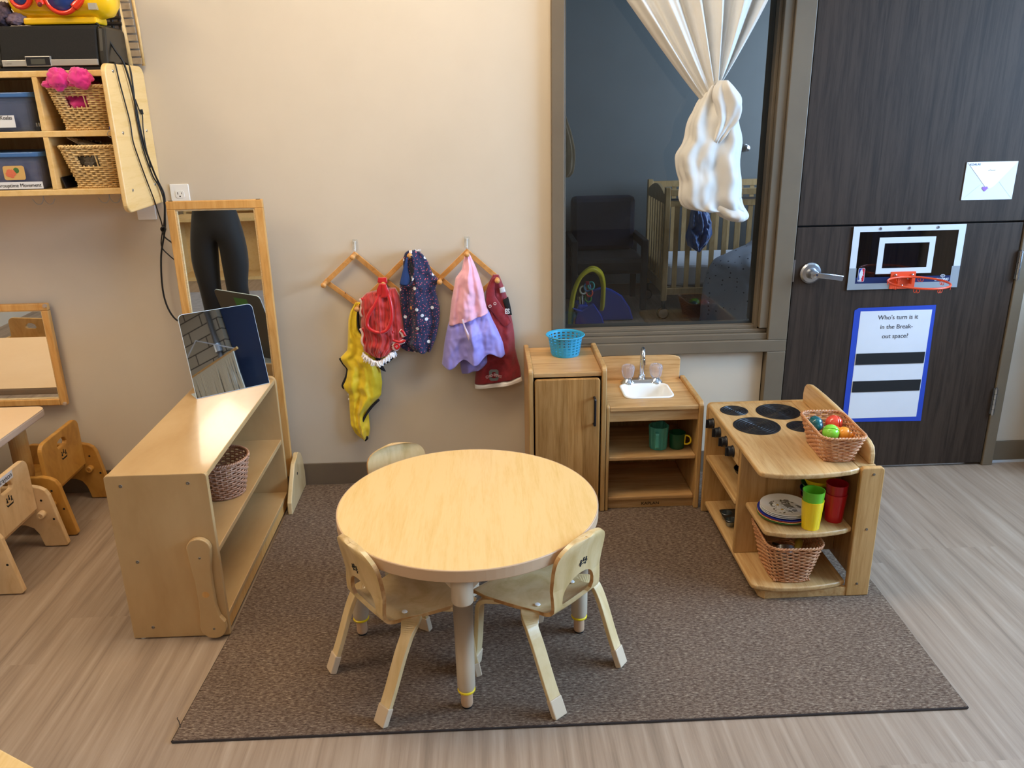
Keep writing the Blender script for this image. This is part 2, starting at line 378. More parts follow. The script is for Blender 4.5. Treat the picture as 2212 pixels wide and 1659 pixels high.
# dutch door: two leaves
DX0, DX1 = 1.256, 2.178
d1 = struct('door_1', B(((DX0, -.028, 1.076), (DX1, .016, 2.135))), M['doorwood'], bev=.002)
obj('light_leak_strip', B(((DX0, -.004, 1.0685), (DX1, .014, 1.0775))), M['blackm'], d1)  # black strip added to stop light leaking through the gap between leaves
d2 = struct('door_2', B(((DX0, -.028, .012), (DX1, .016, 1.069))), M['doorwood'], bev=.002)
def hinge(parent, z0, z1):
    h = NB(); n = 5
    for i in range(n):
        a = z0 + (z1-z0)*i/n; tube(h, [(DX1+.004, -.040, a+.001), (DX1+.004, -.040, a+(z1-z0)/n-.001)], .0075, 12)
    box(h, (DX1-.004, -.034, z0), (DX1+.012, -.028, z1)); tube(h, [(DX1+.004, -.040, z0-.005), (DX1+.004, -.040, z1+.005)], .004, 8)
    obj('hinge', h, M['steel'], parent)
hinge(d2, .838, .955); hinge(d2, .245, .362); hinge(d1, 1.25, 1.37)
hd = NB(); RX = Matrix.Rotation(radians(90), 4, 'X')
lathe(hd, [(0, 0), (.043, 0), (.043, .006), (.036, .012), (.022, .014), (.018, .04), (.018, .055), (0, .058)], (1.325, -.028, .885), 32, RX)
hnd = obj('door_handle', hd, M['steel'], d2, smooth=False, bev=.001)
lv = NB(); strip(lv, smoothpath([(1.322, -.078, .886), (1.345, -.086, .885), (1.38, -.088, .881), (1.41, -.086, .876), (1.438, -.084, .871)], 4), (0, 0, 1), .022, .010)
obj('lever', lv, M['steel'], hnd, bev=.003)
obj('key_cylinder', lathe(NB(), [(0, 0), (.009, 0), (.009, .003), (0, .004)], (1.325, -.086, .885), 16, RX), M['chrome'], hnd)
obj('latch_plate', B(((DX0-.002, -.031, .85), (DX0+.004, -.02, .94))), M['steel'], d2)
# black cabinet whose edge shows at the right of the picture
bc = thing('storage_cart', 'black wheeled cart standing right of the door against the pale wall', 'cart', (2.6, -.25, 0))
obj('body', B(((2.43, -.22, .105), (2.95, -.02, .9))), M['black'], bc, bev=.006)
for x, y in ((2.445, -.20), (2.92, -.20), (2.445, -.05), (2.92, -.05)):
    c = NB(); lathe(c, [(0, -.012), (.03, -.012), (.034, -.006), (.034, .006), (.03, .012), (0, .012)], (x, y, .034), 20, Matrix.Rotation(radians(90), 4, 'X'))
    cw = obj('caster', c, M['blackm'], bc, smooth=False); obj('fork', B(((x-.012, y-.017, .03), (x+.012, y-.013, .105)), ((x-.012, y+.013, .03), (x+.012, y+.017, .105))), M['steel'], cw)
# right wall windows
for k, (a, b) in enumerate(((-2.8, -.4), (-6.1, -4.3))):
    f = NB(); X = XR-.02
    box(f, (X, a, .8), (XR+.1, a+.06, 2.35)); box(f, (X, b-.06, .8), (XR+.1, b, 2.35)); box(f, (X, a, .8), (XR+.1, b, .86)); box(f, (X, a, 2.29), (XR+.1, b, 2.35))
    box(f, (X+.02, (a+b)/2-.025, .86), (XR+.08, (a+b)/2+.025, 2.29))
    wr = struct('window_%d' % (k+2), f, M['frame'])
    obj('pane', B(((XR+.04, a+.06, .86), (XR+.044, b-.06, 2.29))), M['pane'], wr)
# brick column with pipe and macrame on the right wall
def brick_mat():
    m = mat('painted_brick', '#8f8579', .8); tc = nd(m, 'ShaderNodeTexCoord'); mp = nd(m, 'ShaderNodeMapping'); mp.inputs['Rotation'].default_value = (radians(90), 0, radians(90)); lk(m, tc, 'Object', mp, 0)
    sp = nd(m, 'ShaderNodeSeparateXYZ'); lk(m, tc, 'Object', sp, 0); cb = nd(m, 'ShaderNodeCombineXYZ'); lk(m, sp, 1, cb, 0); lk(m, sp, 2, cb, 1)
    b = nd(m, 'ShaderNodeTexBrick', i_Scale=1.0); b.inputs['Brick Width'].default_value = .36; b.inputs['Row Height'].default_value = .115; b.inputs['Mortar Size'].default_value = .006
    b.inputs['Color1'].default_value = lin('#b3a692'); b.inputs['Color2'].default_value = lin('#a59883'); b.inputs['Mortar'].default_value = lin('#4a4038')
    lk(m, cb, 0, b, 'Vector'); lk(m, b, 'Color', bsdf(m), 'Base Color'); return m
M['brick'] = brick_mat()
tag(struct('pillar_1', B(((2.85, -4.6, 0), (3.299, -3.22, ZC))), M['brick']), None, None)
pp = thing('conduit_pipe', 'galvanised pipe running up the painted brick pillar', 'pipe', (2.82, -3.3, 0))
obj('pipe', tube(NB(), [(2.82, -3.3, .01), (2.82, -3.3, ZC)], .025, 12), M['steel'], pp, smooth=True)
obj('coupling', tube(NB(), [(2.82, -3.3, 2.2), (2.82, -3.3, 2.28)], .036, 12), M['steel'], pp)
ma = thing('macrame_hanging', 'cream macrame wall hanging on a stick over the brick pillar', 'wall hanging', (2.76, -3.5, 1.55))
obj('stick', tube(NB(), [(2.76, -3.95, 2.05), (2.76, -3.05, 2.13)], .014, 8), M['honey'], ma)
fb = NB(); random.seed(3)
for i in range(60):
    y = -3.9 + .8*i/59; L = .38 + .30*abs(sin(i*.9)) * .3 + .25*(1-abs(i-30)/30); zt = 2.05+.08*(y+3.95)/.9
    tube(fb, [(2.755, y, zt), (2.75+random.uniform(-.01, .01), y+random.uniform(-.01, .01), zt-L*.5), (2.752, y+random.uniform(-.015, .015), zt-L)], .007, 5)
o = obj('fringe', fb, mat('cotton_cord', '#d8ccb4', .9), ma)
obj('hanging_cord', tube(NB(), [(2.76, -3.93, 2.06), (2.79, -3.5, 2.4), (2.76, -3.07, 2.13)], .006, 6), M['paper'], ma)
t = thing('added_navy_cabinet', 'tall navy cabinet added between the brick pillar and window to darken the acrylic mirror view', 'cabinet', (3.12, -3.03, 0))  # made-up cabinet, hides the lit pillar side and darkens the mirror reflection
obj('body', B(((2.90, -3.21, .001), (3.27, -2.84, 2.62))), mat('navy_laminate', '#1c2e55', .35), t, bev=.004)
obj('door_handle', B(((2.885, -2.92, 1.3), (2.90, -2.90, 1.5))), M['steel'], t)
# ceiling panels: the room's own lamps
def emis(name, col, s):
    m = bpy.data.materials.new(name); m.use_nodes = True; b = bsdf(m); b.inputs['Base Color'].default_value = (.8, .8, .8, 1)
    b.inputs['Emission Color'].default_value = col + (1,); b.inputs['Emission Strength'].default_value = s; return m
M['lamp'] = emis('lamp_diffuser', WARM, LAMP_W); M['lamp_dim'] = emis('lamp_diffuser_dim', WARM, LAMP_W*.45); M['lamp_mid'] = emis('lamp_diffuser_mid', WARM, LAMP_W*1.15)
for k, (x, y, sx, sy, lab) in enumerate(((-.20, -.92, 1.5, .6, 'wide ceiling light panel nearest the wall with the dress-up clothes'), (-2.4, -1.4, .6, 1.2, 'long ceiling light panel over the corner table at the left wall'),
        (-.7, -3.9, 1.2, .6, 'wide ceiling light panel over the middle of the classroom'), (-2.4, -5.2, 1.2, .6, 'wide ceiling light panel by the bookshelf'), (1.6, -5.2, 1.2, .6, 'wide ceiling light panel nearest the far daylight window'))):
    t = thing('ceiling_light', lab, 'ceiling light', (x, y, ZC), 0, 'ceiling light panels')
    f = NB(); a, b = sx/2+.03, sy/2+.03
    box(f, (x-a, y-b, ZC-.03), (x-a+.03, y+b, ZC-.001)); box(f, (x+a-.03, y-b, ZC-.03), (x+a, y+b, ZC-.001)); box(f, (x-a+.03, y-b, ZC-.03), (x+a-.03, y-b+.03, ZC-.001)); box(f, (x-a+.03, y+b-.03, ZC-.03), (x+a-.03, y+b, ZC-.001))
    obj('frame', f, M['white'], t); obj('diffuser', B(((x-sx/2, y-sy/2, ZC-.02), (x+sx/2, y+sy/2, ZC-.01))), M['lamp'] if k == 0 else M['lamp_mid'] if k == 1 else M['lamp_dim'], t)

# ------------------------------------------------------------------ rug
def outline_thing(name, pts, z0, z1, m, label, cat, bev=0):
    bm = prism(NB(), pts, 'z', z0, z1); o = obj(name, bm, m, bev=bev); tag(o, label, cat); return o
RUGZ = .009
rug = thing('area_rug', 'brown heathered rectangular rug under the round table and play kitchen', 'rug', (.2, -.8, 0))
rp_ = [(-.852, -1.536), (1.268, -1.533), (1.285, -.95), (1.29, -.025), (-.828, -.025), (-.828, -1.08)]
obj('pile', prism(NB(), rp_, 'z', .003, RUGZ), M['rug'], rug, bev=.003)
bd = NB()
for a, b in ((0, 1), (1, 3), (5, 0)): tube(bd, [(rp_[a][0], rp_[a][1], .0035), (rp_[b][0], rp_[b][1], .0035)], .0034, 6)
obj('binding', bd, M['rugedge'], rug)
rt = NB(); tube(rt, smoothpath([(-.845, -1.49, .009), (-.853, -1.475, .016), (-.862, -1.462, .014), (-.866, -1.45, .008)], 4), .0012, 5)
obj('loose_thread', rt, M['rugedge'], rug)

# ------------------------------------------------------------------ round table
TX, TY, TZ, TR = -.067, -1.124, .465, .381
t = thing('round_table', 'low round maple table with beige edge in the middle of the rug', 'table', (TX, TY, RUGZ))
obj('tabletop', lathe(NB(), [(0, TZ-.004), (TR-.003, TZ-.004), (TR-.003, TZ-.001), (TR-.005, TZ), (0, TZ)], (TX, TY, 0), 96), M['maple'], t)
obj('edge_band', lathe(NB(), [(TR-.02, TZ-.034), (TR-.001, TZ-.034), (TR, TZ-.032), (TR, TZ-.0025), (TR-.0015, TZ-.0005), (TR-.0035, TZ-.0005), (TR-.0035, TZ-.0045), (0, TZ-.0045), (0, TZ-.034), (TR-.02, TZ-.034)], (TX, TY, 0), 96), M['band'], t)
for k, (lx, ly) in enumerate(((-.081, -1.452), (-.412, -1.105), (.262, -1.137), (-.055, -.80))):
    L = NB(); z0 = RUGZ
    lathe(L, [(0, TZ-.035), (.029, TZ-.035), (.029, .345), (.0265, .340), (.0265, .343), (.0250, .15), (.0245, .078), (.021, .066), (.015, .062), (0, .062)], (lx, ly, 0), 28)
    lg = obj('leg', L, M['tan_metal'], t, smooth=False)
    for p in lg.data.polygons: p.use_smooth = len(p.vertices) == 4
    obj('lower_post', lathe(NB(), [(0, .064), (.0165, .064), (.0165, z0+.012), (.015, z0+.006), (0, z0+.006)], (lx, ly, 0), 24), mat('post_peach', '#cda683', .4) if k == 0 else bpy.data.materials['post_peach'], lg)
    obj('leveling_ring', lathe(NB(), [(.016, .062), (.0235, .062), (.0245, .064), (.0245, .067), (.022, .069), (.016, .069), (.016, .062)], (lx, ly, 0), 28), M['yellow'], lg, label='yellow ring')
    obj('foot', lathe(NB(), [(0, z0), (.014, z0), (.015, z0+.006), (0, z0+.006)], (lx, ly, 0), 20), M['blackm'], lg)
    dx, dy = TX-lx, TY-ly; d = sqrt(dx*dx+dy*dy); dx /= d; dy /= d
    for s in (-1, 1):
        br = NB()
        px, py = -dy*s, dx*s
        A = [(lx+px*.02, ly+py*.02), (lx+px*.075+dx*.01, ly+py*.075+dy*.01)]
        v = [br.verts.new(q) for q in ((*A[0], TZ-.035), (*A[1], TZ-.035), (*A[0], TZ-.095), (A[0][0]+dx*.02, A[0][1]+dy*.02, TZ-.035), (A[1][0]+dx*.02, A[1][1]+dy*.02, TZ-.035), (A[0][0]+dx*.02, A[0][1]+dy*.02, TZ-.095))]
        for f in ((0, 1, 2), (3, 5, 4), (0, 3, 4, 1), (1, 4, 5, 2), (2, 5, 3, 0)): br.faces.new([v[i] for i in f])
        obj('mount_bracket', br, M['tan_metal'], lg)

# ------------------------------------------------------------------ bentwood chairs
def chair():
    t = thing('child_chair', '', 'chair', (0, 0, 0), 0, 'bentwood chairs at the round table')
    SZ = .262
    # seat: shaped board with slight dish
    prof = [(.325, SZ-.010), (.315, SZ-.003), (.295, SZ), (.20, SZ-.004), (.13, SZ-.004), (.10, SZ-.002), (.078, SZ+.004), (.066, SZ+.014), (.060, SZ+.028), (.056, SZ+.05), (.052, SZ+.08), (.048, SZ+.11), (.043, SZ+.14), (.038, SZ+.165), (.033, SZ+.185), (.0295, SZ+.197), (.027, SZ+.206), (.0255, SZ+.212), (.025, SZ+.216)]
    def wid(i, y, z):
        if z > SZ+.15:
            q = min(1, (z-SZ-.15)/.066); return .1045*(1-q**3)**(1/2.4) if q < 1 else .045
        if z > SZ+.02: return .097 + .008*(z-SZ)/.15
        if y < .11: return .097
        return .097 + .045*min(1, max(0, (y-.11)/.16))
    prof = [Vector((0, a, b)) for a, b in prof]; P = smoothpath(prof, 3); nu = 14; TH = .0115
    g = NB(); top, bot = [], []
    for i, p in enumerate(P):
        a = P[max(0, i-1)]; b = P[min(len(P)-1, i+1)]; T = (b-a).normalized(); N = Vector((0, -T.z, T.y)); N = -N if N.z < 0 and p.z < SZ+.01 else N
        N = Vector((1, 0, 0)).cross(T)
        w_ = wid(i, p.y, p.z)
        cur = .012*max(0, min(1, (p.z-SZ-.02)/.06))
        dish = .004 if p.z < SZ+.02 else 0
        r1, r2 = [], []
        for k in range(nu+1):
            u = -1+2*k/nu; x = w_*u; off = Vector((0, cur*(u*u)-0, -dish*(1-u*u)))
            r1.append(g.verts.new(Vector((x, p.y, p.z)) + off)); r2.append(g.verts.new(Vector((x, p.y, p.z)) + off + N*TH))
        top.append(r1); bot.append(r2)
    n = len(P)
    for i in range(n-1):
        for k in range(nu):
            g.faces.new((top[i][k], top[i][k+1], top[i+1][k+1], top[i+1][k])); g.faces.new((bot[i][k], bot[i+1][k], bot[i+1][k+1], bot[i][k+1]))
        g.faces.new((top[i][0], top[i+1][0], bot[i+1][0], bot[i][0])); g.faces.new((top[i][nu], bot[i][nu], bot[i+1][nu], top[i+1][nu]))
    for k in range(nu):
        g.faces.new((top[0][k], bot[0][k], bot[0][k+1], top[0][k+1])); g.faces.new((top[-1][k], top[-1][k+1], bot[-1][k+1], bot[-1][k]))
    # hand hole (D shape)
    hole = [(-.062, SZ+.016), (-.050, SZ+.009), (.050, SZ+.009), (.062, SZ+.016)] + [(.068*cos(a), SZ+.040+.062*sin(a)) for a in [pi*i/14 for i in range(0, 15)]]
    hole = hole[:4] + [(.068, SZ+.034)] + hole[5:-1] + [(-.068, SZ+.034)]
    cut = prism(NB(), hole, 'y', -.05, .12)
    g = boolean_cut(g, cut)
    # split the moulded board into seat and back at the bend so each is its own part
    g2 = g.copy()
    def keep(b, up):
        geom = b.verts[:] + b.edges[:] + b.faces[:]
        bmesh.ops.bisect_plane(b, geom=geom, plane_co=(0, .088, SZ), plane_no=(0, 1, 0), clear_outer=up, clear_inner=not up)
        bmesh.ops.holes_fill(b, edges=[e for e in b.edges if e.is_boundary])
    keep(g, True); keep(g2, False)
    def shade(o):
        me = o.data
        for p in me.polygons:
            nx = abs(p.normal.x)
            edge = p.area < 1e9 and (nx > .8 or False)
            p.material_index = 1 if edge else 0
            p.use_smooth = False
    sb = obj('backrest', g, [M['ply'], M['ply_e']], t, bev=.0025, world=False)
    se = obj('seat', g2, [M['ply'], M['ply_e']], t, bev=.0025, world=False)
    for o in (sb, se): shade(o)
    # printed mark on the back: three little figures in a wagon
    mk = NB()
    def blob(x, z, r, n=8): 
        prism(mk, [(x+r*cos(2*pi*i/n), z+r*sin(2*pi*i/n)) for i in range(n)], 'y', .0185, .0192)
    zc = SZ+.137
    for x0, zz in ((-.013, 0), (0, .006), (.013, .003)):
        blob(x0, zc+zz+.008, .0035); prism(mk, [(x0-.002, zc+zz+.006), (x0-.006, zc+zz-.004), (x0-.001, zc+zz-.006), (x0+.005, zc+zz-.003), (x0+.002, zc+zz+.005)], 'y', .0185, .0192)
    prism(mk, [(-.021, zc-.004), (-.016, zc-.010), (.016, zc-.008), (.021, zc-.001), (.017, zc-.006), (-.015, zc-.0075)], 'y', .0185, .0192)
    for x0 in (-.012, .012): blob(x0, zc-.013, .0032)
    bmesh.ops.scale(mk, vec=(.85, 1, .8), verts=mk.verts, space=Matrix.Translation((0, 0, -zc)))
    for v in mk.verts:
        yb = .048 - (v.co.z-SZ-.11)*.17; out = v.co.y < .01885
        v.co.y = yb + .012*(v.co.x/.1)**2 - .0115 - (.0014 if out else .0001)
    obj('printed_mark', mk, M['blackm'], sb, world=False)
    for sx in (-1, 1):
        for fr_ in (0, 1):
            L = NB()
            if not fr_:
                pts = [(sx*.05, .17, SZ-.0158), (sx*.090, .142, SZ-.0158), (sx*.116, .122, SZ-.0158), (sx*.132, .106, SZ-.021), (sx*.140, .092, SZ-.036), (sx*.142, .070, SZ-.08), (sx*.142, .035, SZ-.17), (sx*.142, .008, .030)]
                W = (1, .18*sx, 0)
            else:
                pts = [(sx*.05, .20, SZ-.0158), (sx*.10, .245, SZ-.0158), (sx*.123, .266, SZ-.0158), (sx*.136, .279, SZ-.021), (sx*.141, .288, SZ-.036), (sx*.140, .294, SZ-.08), (sx*.138, .304, SZ-.17), (sx*.136, .315, .030)]
                W = (1, -.35*sx, 0)
            sp = smoothpath(pts, 4); tp = [1.75-.70*min(1, i/15) for i in range(len(sp))]
            strip(L, sp, W, .036, .0135, tp)
            lg = obj('leg', L, [M['ply'], M['ply_e']], t, bev=.002, world=False)
            cp = NB(); fx, fy = pts[-1][0], pts[-1][1]; py = pts[-2][1]; sl = (fy-py)/(.030-pts[-2][2])
            strip(cp, [(fx, fy-sl*-.022, .052), (fx, fy, .03), (fx, fy+sl*-.028, .002)], W, .041, .0195)
            obj('foot_cap', cp, M['rubber'], lg, bev=.003, world=False)
    for x in (-.075, .075):
        c = NB(); lathe(c, [(0, 0), (.008, 0), (.007, .002), (0, .003)], (x, .13, SZ-.0035), 14); obj('bolt_cap', c, M['white'], se, world=False)
    return t
c0 = chair()
def put_chair(o, a, b, lab):
    """a, b = rear feet, left and right seen from behind"""
    a, b = Vector(a), Vector(b); m = (a+b)/2; d = b-a
    return (m.x, m.y, RUGZ-.002), math.atan2(d.y, d.x), lab
loc, rz, lab = put_chair(None, (.166, -1.504), (.364, -1.304), 'birch bentwood chair tucked under the front right of the round table, back facing the viewer')
c0.location = loc; c0.rotation_euler = (0, 0, rz); c0['label'] = lab
loc, rz, lab = put_chair(None, (-.476, -1.279), (-.308, -1.507), '')
dup(c0, loc, rz, 'birch bentwood chair tucked under the front left of the round table, seen edge on')
dup(c0, (-.335, -.70, RUGZ-.002), radians(180+28), 'birch bentwood chair mostly hidden behind the round table, only its top rail showing')

# ================================================================== BASKETS
def wicker(bm, cx, cy, z0, h, bw, bd, tw, td, rc, nst=44, rows=20, r=.0028, hole=None, rot=0, rim=.0055, round_=False, sag=0, wv=.0030):
    """woven basket. bottom half sizes bw,bd; top half sizes tw,td; rc corner radius. hole=(halfwidth,z0,z1) at -y side"""
    def per(s, t):
        hx, hy = bw+(tw-bw)*t, bd+(td-bd)*t
        if round_:
            a = 2*pi*s; return Vector((hx*cos(a), hy*sin(a), 0)), Vector((cos(a), sin(a), 0))
        # rounded rectangle by superellipse-ish arc length
        rr = min(rc, hx, hy); L = [2*(hx-rr), pi*rr/2, 2*(hy-rr), pi*rr/2]*2; tot = sum(L); d = (s % 1)*tot; i = 0
        while d > L[i] and i < 7: d -= L[i]; i += 1
        if i == 0: return Vector((-(hx-rr)+d, -hy, 0)), Vector((0, -1, 0))
        if i == 2: return Vector((hx, -(hy-rr)+d, 0)), Vector((1, 0, 0))
        if i == 4: return Vector(((hx-rr)-d, hy, 0)), Vector((0, 1, 0))
        if i == 6: return Vector((-hx, (hy-rr)-d, 0)), Vector((-1, 0, 0))
        a = d/rr + {1: -pi/2, 3: 0, 5: pi/2, 7: pi}[i]
        c = {1: (hx-rr, -hy+rr), 3: (hx-rr, hy-rr), 5: (-hx+rr, hy-rr), 7: (-hx+rr, -hy+rr)}[i]
        return Vector((c[0]+rr*cos(a), c[1]+rr*sin(a), 0)), Vector((cos(a), sin(a), 0))
    RZ = Matrix.Rotation(rot, 4, 'Z'); O = Vector((cx, cy, z0))
    def W_(v): return RZ @ v + O
    for j in range(rows):
        t = (j+.7)/(rows+.4); z = h*t; pts = []; runs = []
        for i in range(nst*2):
            s = i/(nst*2); p, n = per(s, t); off = wv*(1 if (i//2+j) % 2 == 0 else -1) if i % 2 == 0 else 0
            q = p + n*off; q.z = z
            if hole and abs(q.x) < hole[0] and q.y < 0 and hole[1] < z < hole[2]:
                if pts: runs.append(pts); pts = []
                continue
            pts.append(W_(q))
        if not runs: tube(bm, pts, r, 5, closed=True)
        else:
            pts = pts + runs[0]; runs = runs[1:]+[pts]
            for q in runs:
                if len(q) > 1: tube(bm, q, r, 5)
    for i in range(nst):
        s = (i+.5)/nst
        p0, _ = per(s, 0); p1, _ = per(s, 1); p1.z = h
        mid = p0.lerp(p1, .5)
        if hole and abs(mid.x) < hole[0]*.8 and mid.y < 0:
            a = p0.lerp(p1, hole[1]/h); b = p0.lerp(p1, hole[2]/h); tube(bm, [W_(p0), W_(a)], r*.8, 4); tube(bm, [W_(b), W_(p1)], r*.8, 4)
        else: tube(bm, [W_(p0), W_(p1)], r*.8, 4)
    for z, t, rad in ((h, 1, rim), (0.002, 0, rim*.75)):
        for ph in (0, pi):
            pts = []
            for i in range(140):
                s = i/140; p, n = per(s, t); a = 2*pi*s*34 + ph; q = p + n*(cos(a)*rad*.55); q.z = z + sin(a)*rad*.55 + (rad*.4 if t == 0 else 0); pts.append(W_(q))
            tube(bm, pts, rad*.62, 5, closed=True)
    # woven bottom
    for i in range(14):
        u = -1+2*(i+.5)/14
        if not round_: tube(bm, [W_(Vector((-bw*.98, bd*u*.97, .004))), W_(Vector((bw*.98, bd*u*.97, .004)))], .004, 4); tube(bm, [W_(Vector((bw*u*.97, -bd*.98, .006))), W_(Vector((bw*u*.97, bd*.98, .006)))], .004, 4)
        else:
            c = sqrt(1-u*u)*.97; tube(bm, [W_(Vector((-bw*c, bd*u, .004))), W_(Vector((bw*c, bd*u, .004)))], .004, 4); tube(bm, [W_(Vector((bw*u, -bd*c, .006))), W_(Vector((bw*u, bd*c, .006)))], .004, 4)
    return bm
def basket(lab, m, c, z0, h, cat='basket', **k):
    t = thing('wicker_basket', lab, cat, (c[0], c[1], z0), 0)
    o = obj('woven_body', wicker(NB(), c[0], c[1], z0, h, **k), m, t, smooth=True, rn=True)
    return t

# ================================================================== PLAY KITCHEN
KZ = RUGZ + .001
# cupboard
cx0, cx1, cy0, cy1 = .155, .453, -.362, -.012
t = thing('play_cupboard', 'tall narrow oak play cupboard with one door and black handle by the window', 'cupboard', (.304, -.19, KZ))
def sidepanel(x0, x1, z1, zlow=None, name='side_panel', y0=cy0, y1=cy1, par=None):
    pts = rrect(y0, KZ, y1, z1, .022, 5, (0, 0, 1, 1))
    return obj(name, prism(NB(), pts, 'x', x0, x1), M['oak_vy'], par or t, bev=.004)
sidepanel(cx0, cx0+.019, .616); sidepanel(cx1-.019, cx1, .616)
obj('top', B(((cx0+.019, cy0+.008, .578), (cx1-.019, cy1, .597))), M['oak_x'], t, bev=.004)
obj('back', B(((cx0+.019, cy1-.006, KZ), (cx1-.019, cy1, .578))), M['oak_v'], t)
obj('bottom_shelf', B(((cx0+.019, cy0+.03, .03), (cx1-.019, cy1-.006, .045))), M['oak_x'], t)
dr = obj('door', prism(NB(), rrect(cx0+.024, .018, cx1-.026, .573, .012, 4), 'y', cy0-.004, cy0+.014), M['oak_dark'], t, bev=.003)
hb = NB(); tube(hb, smoothpath([(.405, cy0-.004, .498), (.405, cy0-.026, .496), (.405, cy0-.029, .486), (.405, cy0-.029, .403), (.405, cy0-.026, .393), (.405, cy0-.004, .391)], 4), .0052, 10)
obj('handle', hb, M['black'], dr, smooth=True)
# sink unit
sx0, sx1, sy0, sy1 = .455, .831, -.358, -.014
SZ_ = .451
t = thing('play_sink_unit', 'low oak play sink unit with two open shelves beside the tall cupboard', 'play sink', (.643, -.19, KZ))
pl = obj('side_panel', prism(NB(), rrect(sy0, KZ, sy1, .458, .015, 4, (0, 0, 1, 1)), 'x', sx0, sx0+.012), M['oak_vy'], t, bev=.003)
pr = obj('side_panel', prism(NB(), rrect(sy0-.004, KZ, sy1, .464, .022, 5, (0, 0, 1, 1)), 'x', sx1-.019, sx1), M['oak_vy'], t, bev=.004)
ct = B(((sx0+.012, sy0+.002, SZ_-.019), (sx1-.019, sy1-.02, SZ_)))
bx0, bx1, by0, by1 = .548, .732, -.262, -.104
ct = boolean_cut(ct, prism(NB(), rrect(bx0, by0, bx1, by1, .03, 5), 'z', SZ_-.05, SZ_+.05))
obj('countertop', ct, M['oak_x'], t, bev=.003)
obj('apron', B(((sx0+.012, sy0+.012, .388), (sx1-.019, sy0+.027, SZ_-.019))), M['oak_x'], t)
obj('back', B(((sx0+.012, sy1-.006, KZ), (sx1-.019, sy1, SZ_-.019))), M['oak_dark'], t)
bs = [(sx0+.012, SZ_-.019), (sx1-.022, SZ_-.019), (sx1-.020, .535), (sx1-.026, .545), (sx1-.045, .552), (.72, .563), (.644, .568), (.56, .565), (.49, .556), (sx0+.012, .550)]
obj('backsplash', prism(NB(), bs, 'y', sy1-.02, sy1-.001), M['oak_x'], t, bev=.004)
for k, (z, nm) in enumerate(((.237, 'shelf'), (.064, 'shelf'))):
    obj(nm, B(((sx0+.012, sy0+.012, z-.017), (sx1-.019, sy1-.006, z))), M['oak_x'], t, bev=.004)
kp = obj('kick_board', B(((sx0+.012, sy0+.022, KZ), (sx1-.019, sy0+.036, .047))), M['oak_x'], t)
text('KAPLAN', .017, mat('burnt_brand', '#3a2712', .8), kp, (.641, sy0+.0215, .021), FRONT, sx=1.15, bold=.0002)
# basin
bn = NB(); lv_ = []
for (ins, z, r) in ((-.008, SZ_+.001, .034), (-.008, SZ_+.004, .034), (-.003, SZ_+.006, .032), (.003, SZ_+.003, .028), (.006, SZ_-.01, .026), (.018, SZ_-.062, .022), (.028, SZ_-.070, .02)):
    pts = rrect(bx0+ins, by0+ins, bx1-ins, by1-ins, r, 6); lv_.append([bn.verts.new((p[0], p[1], z)) for p in pts])
for a, b in zip(lv_[:-1], lv_[1:]):
    for i in range(len(a)): bn.faces.new((a[i], a[(i+1) % len(a)], b[(i+1) % len(a)], b[i]))
bn.faces.new(lv_[-1])
bo = obj('basin', bn, M['white'], t, smooth=True, rn=False)
# faucet
fc = thing('toy_faucet', 'chrome gooseneck toy faucet with two clear fluted knobs behind the white basin', 'faucet', (.640, -.075, SZ_))
f = NB(); FY = -.078
prism(f, rrect(.585, FY-.017, .697, FY+.015, .004, 3), 'z', SZ_+.001, SZ_+.019)
obj('base_plate', f, M['steel'], fc, bev=.003)
for x in (.583, .699):
    f = NB(); lathe(f, [(0, SZ_+.001), (.030, SZ_+.001), (.030, SZ_+.004), (.026, SZ_+.010), (.016, SZ_+.022), (.012, SZ_+.026), (0, SZ_+.026)], (x, FY, 0), 28)
    k0 = obj('escutcheon', f, M['chrome'], fc, smooth=True)
    kn = NB(); lathe(kn, [(0, SZ_+.026), (.019, SZ_+.027), (.023, SZ_+.036), (.0265, SZ_+.062), (.026, SZ_+.072), (.020, SZ_+.079), (.010, SZ_+.0795), (.006, SZ_+.075), (0, SZ_+.075)], (x, FY, 0), 48, None, lambda a, z: 1+.05*cos(12*a))
    obj('knob', kn, mat('clear_acrylic', '#f4eef4', .06, trans=.85, ior=1.4) if x < .6 else bpy.data.materials['clear_acrylic'], k0, smooth=True)
f = NB(); lathe(f, [(0, SZ_+.019), (.0155, SZ_+.019), (.0155, SZ_+.026), (.0135, SZ_+.028), (.0135, SZ_+.034), (.010, SZ_+.037), (0, SZ_+.037)], (.641, FY+.004, 0), 24); obj('collar', f, M['chrome'], fc)
g = [(.641, FY+.004, SZ_+.030), (.641, FY+.004, SZ_+.075), (.641, FY+.004, SZ_+.115), (.640, FY-.004, SZ_+.140), (.638, FY-.022, SZ_+.155), (.635, FY-.042, SZ_+.153), (.633, FY-.056, SZ_+.138), (.632, FY-.062, SZ_+.118)]
sp = smoothpath(g, 6); obj('spout', tube(NB(), sp, [.0098-.0022*i/len(sp) for i in range(len(sp))], 20), M['chrome'], fc, smooth=True)
obj('aerator', tube(NB(), [(.632, FY-.062, SZ_+.121), (.632, FY-.0635, SZ_+.098)], .0095, 20), M['chrome'], fc)
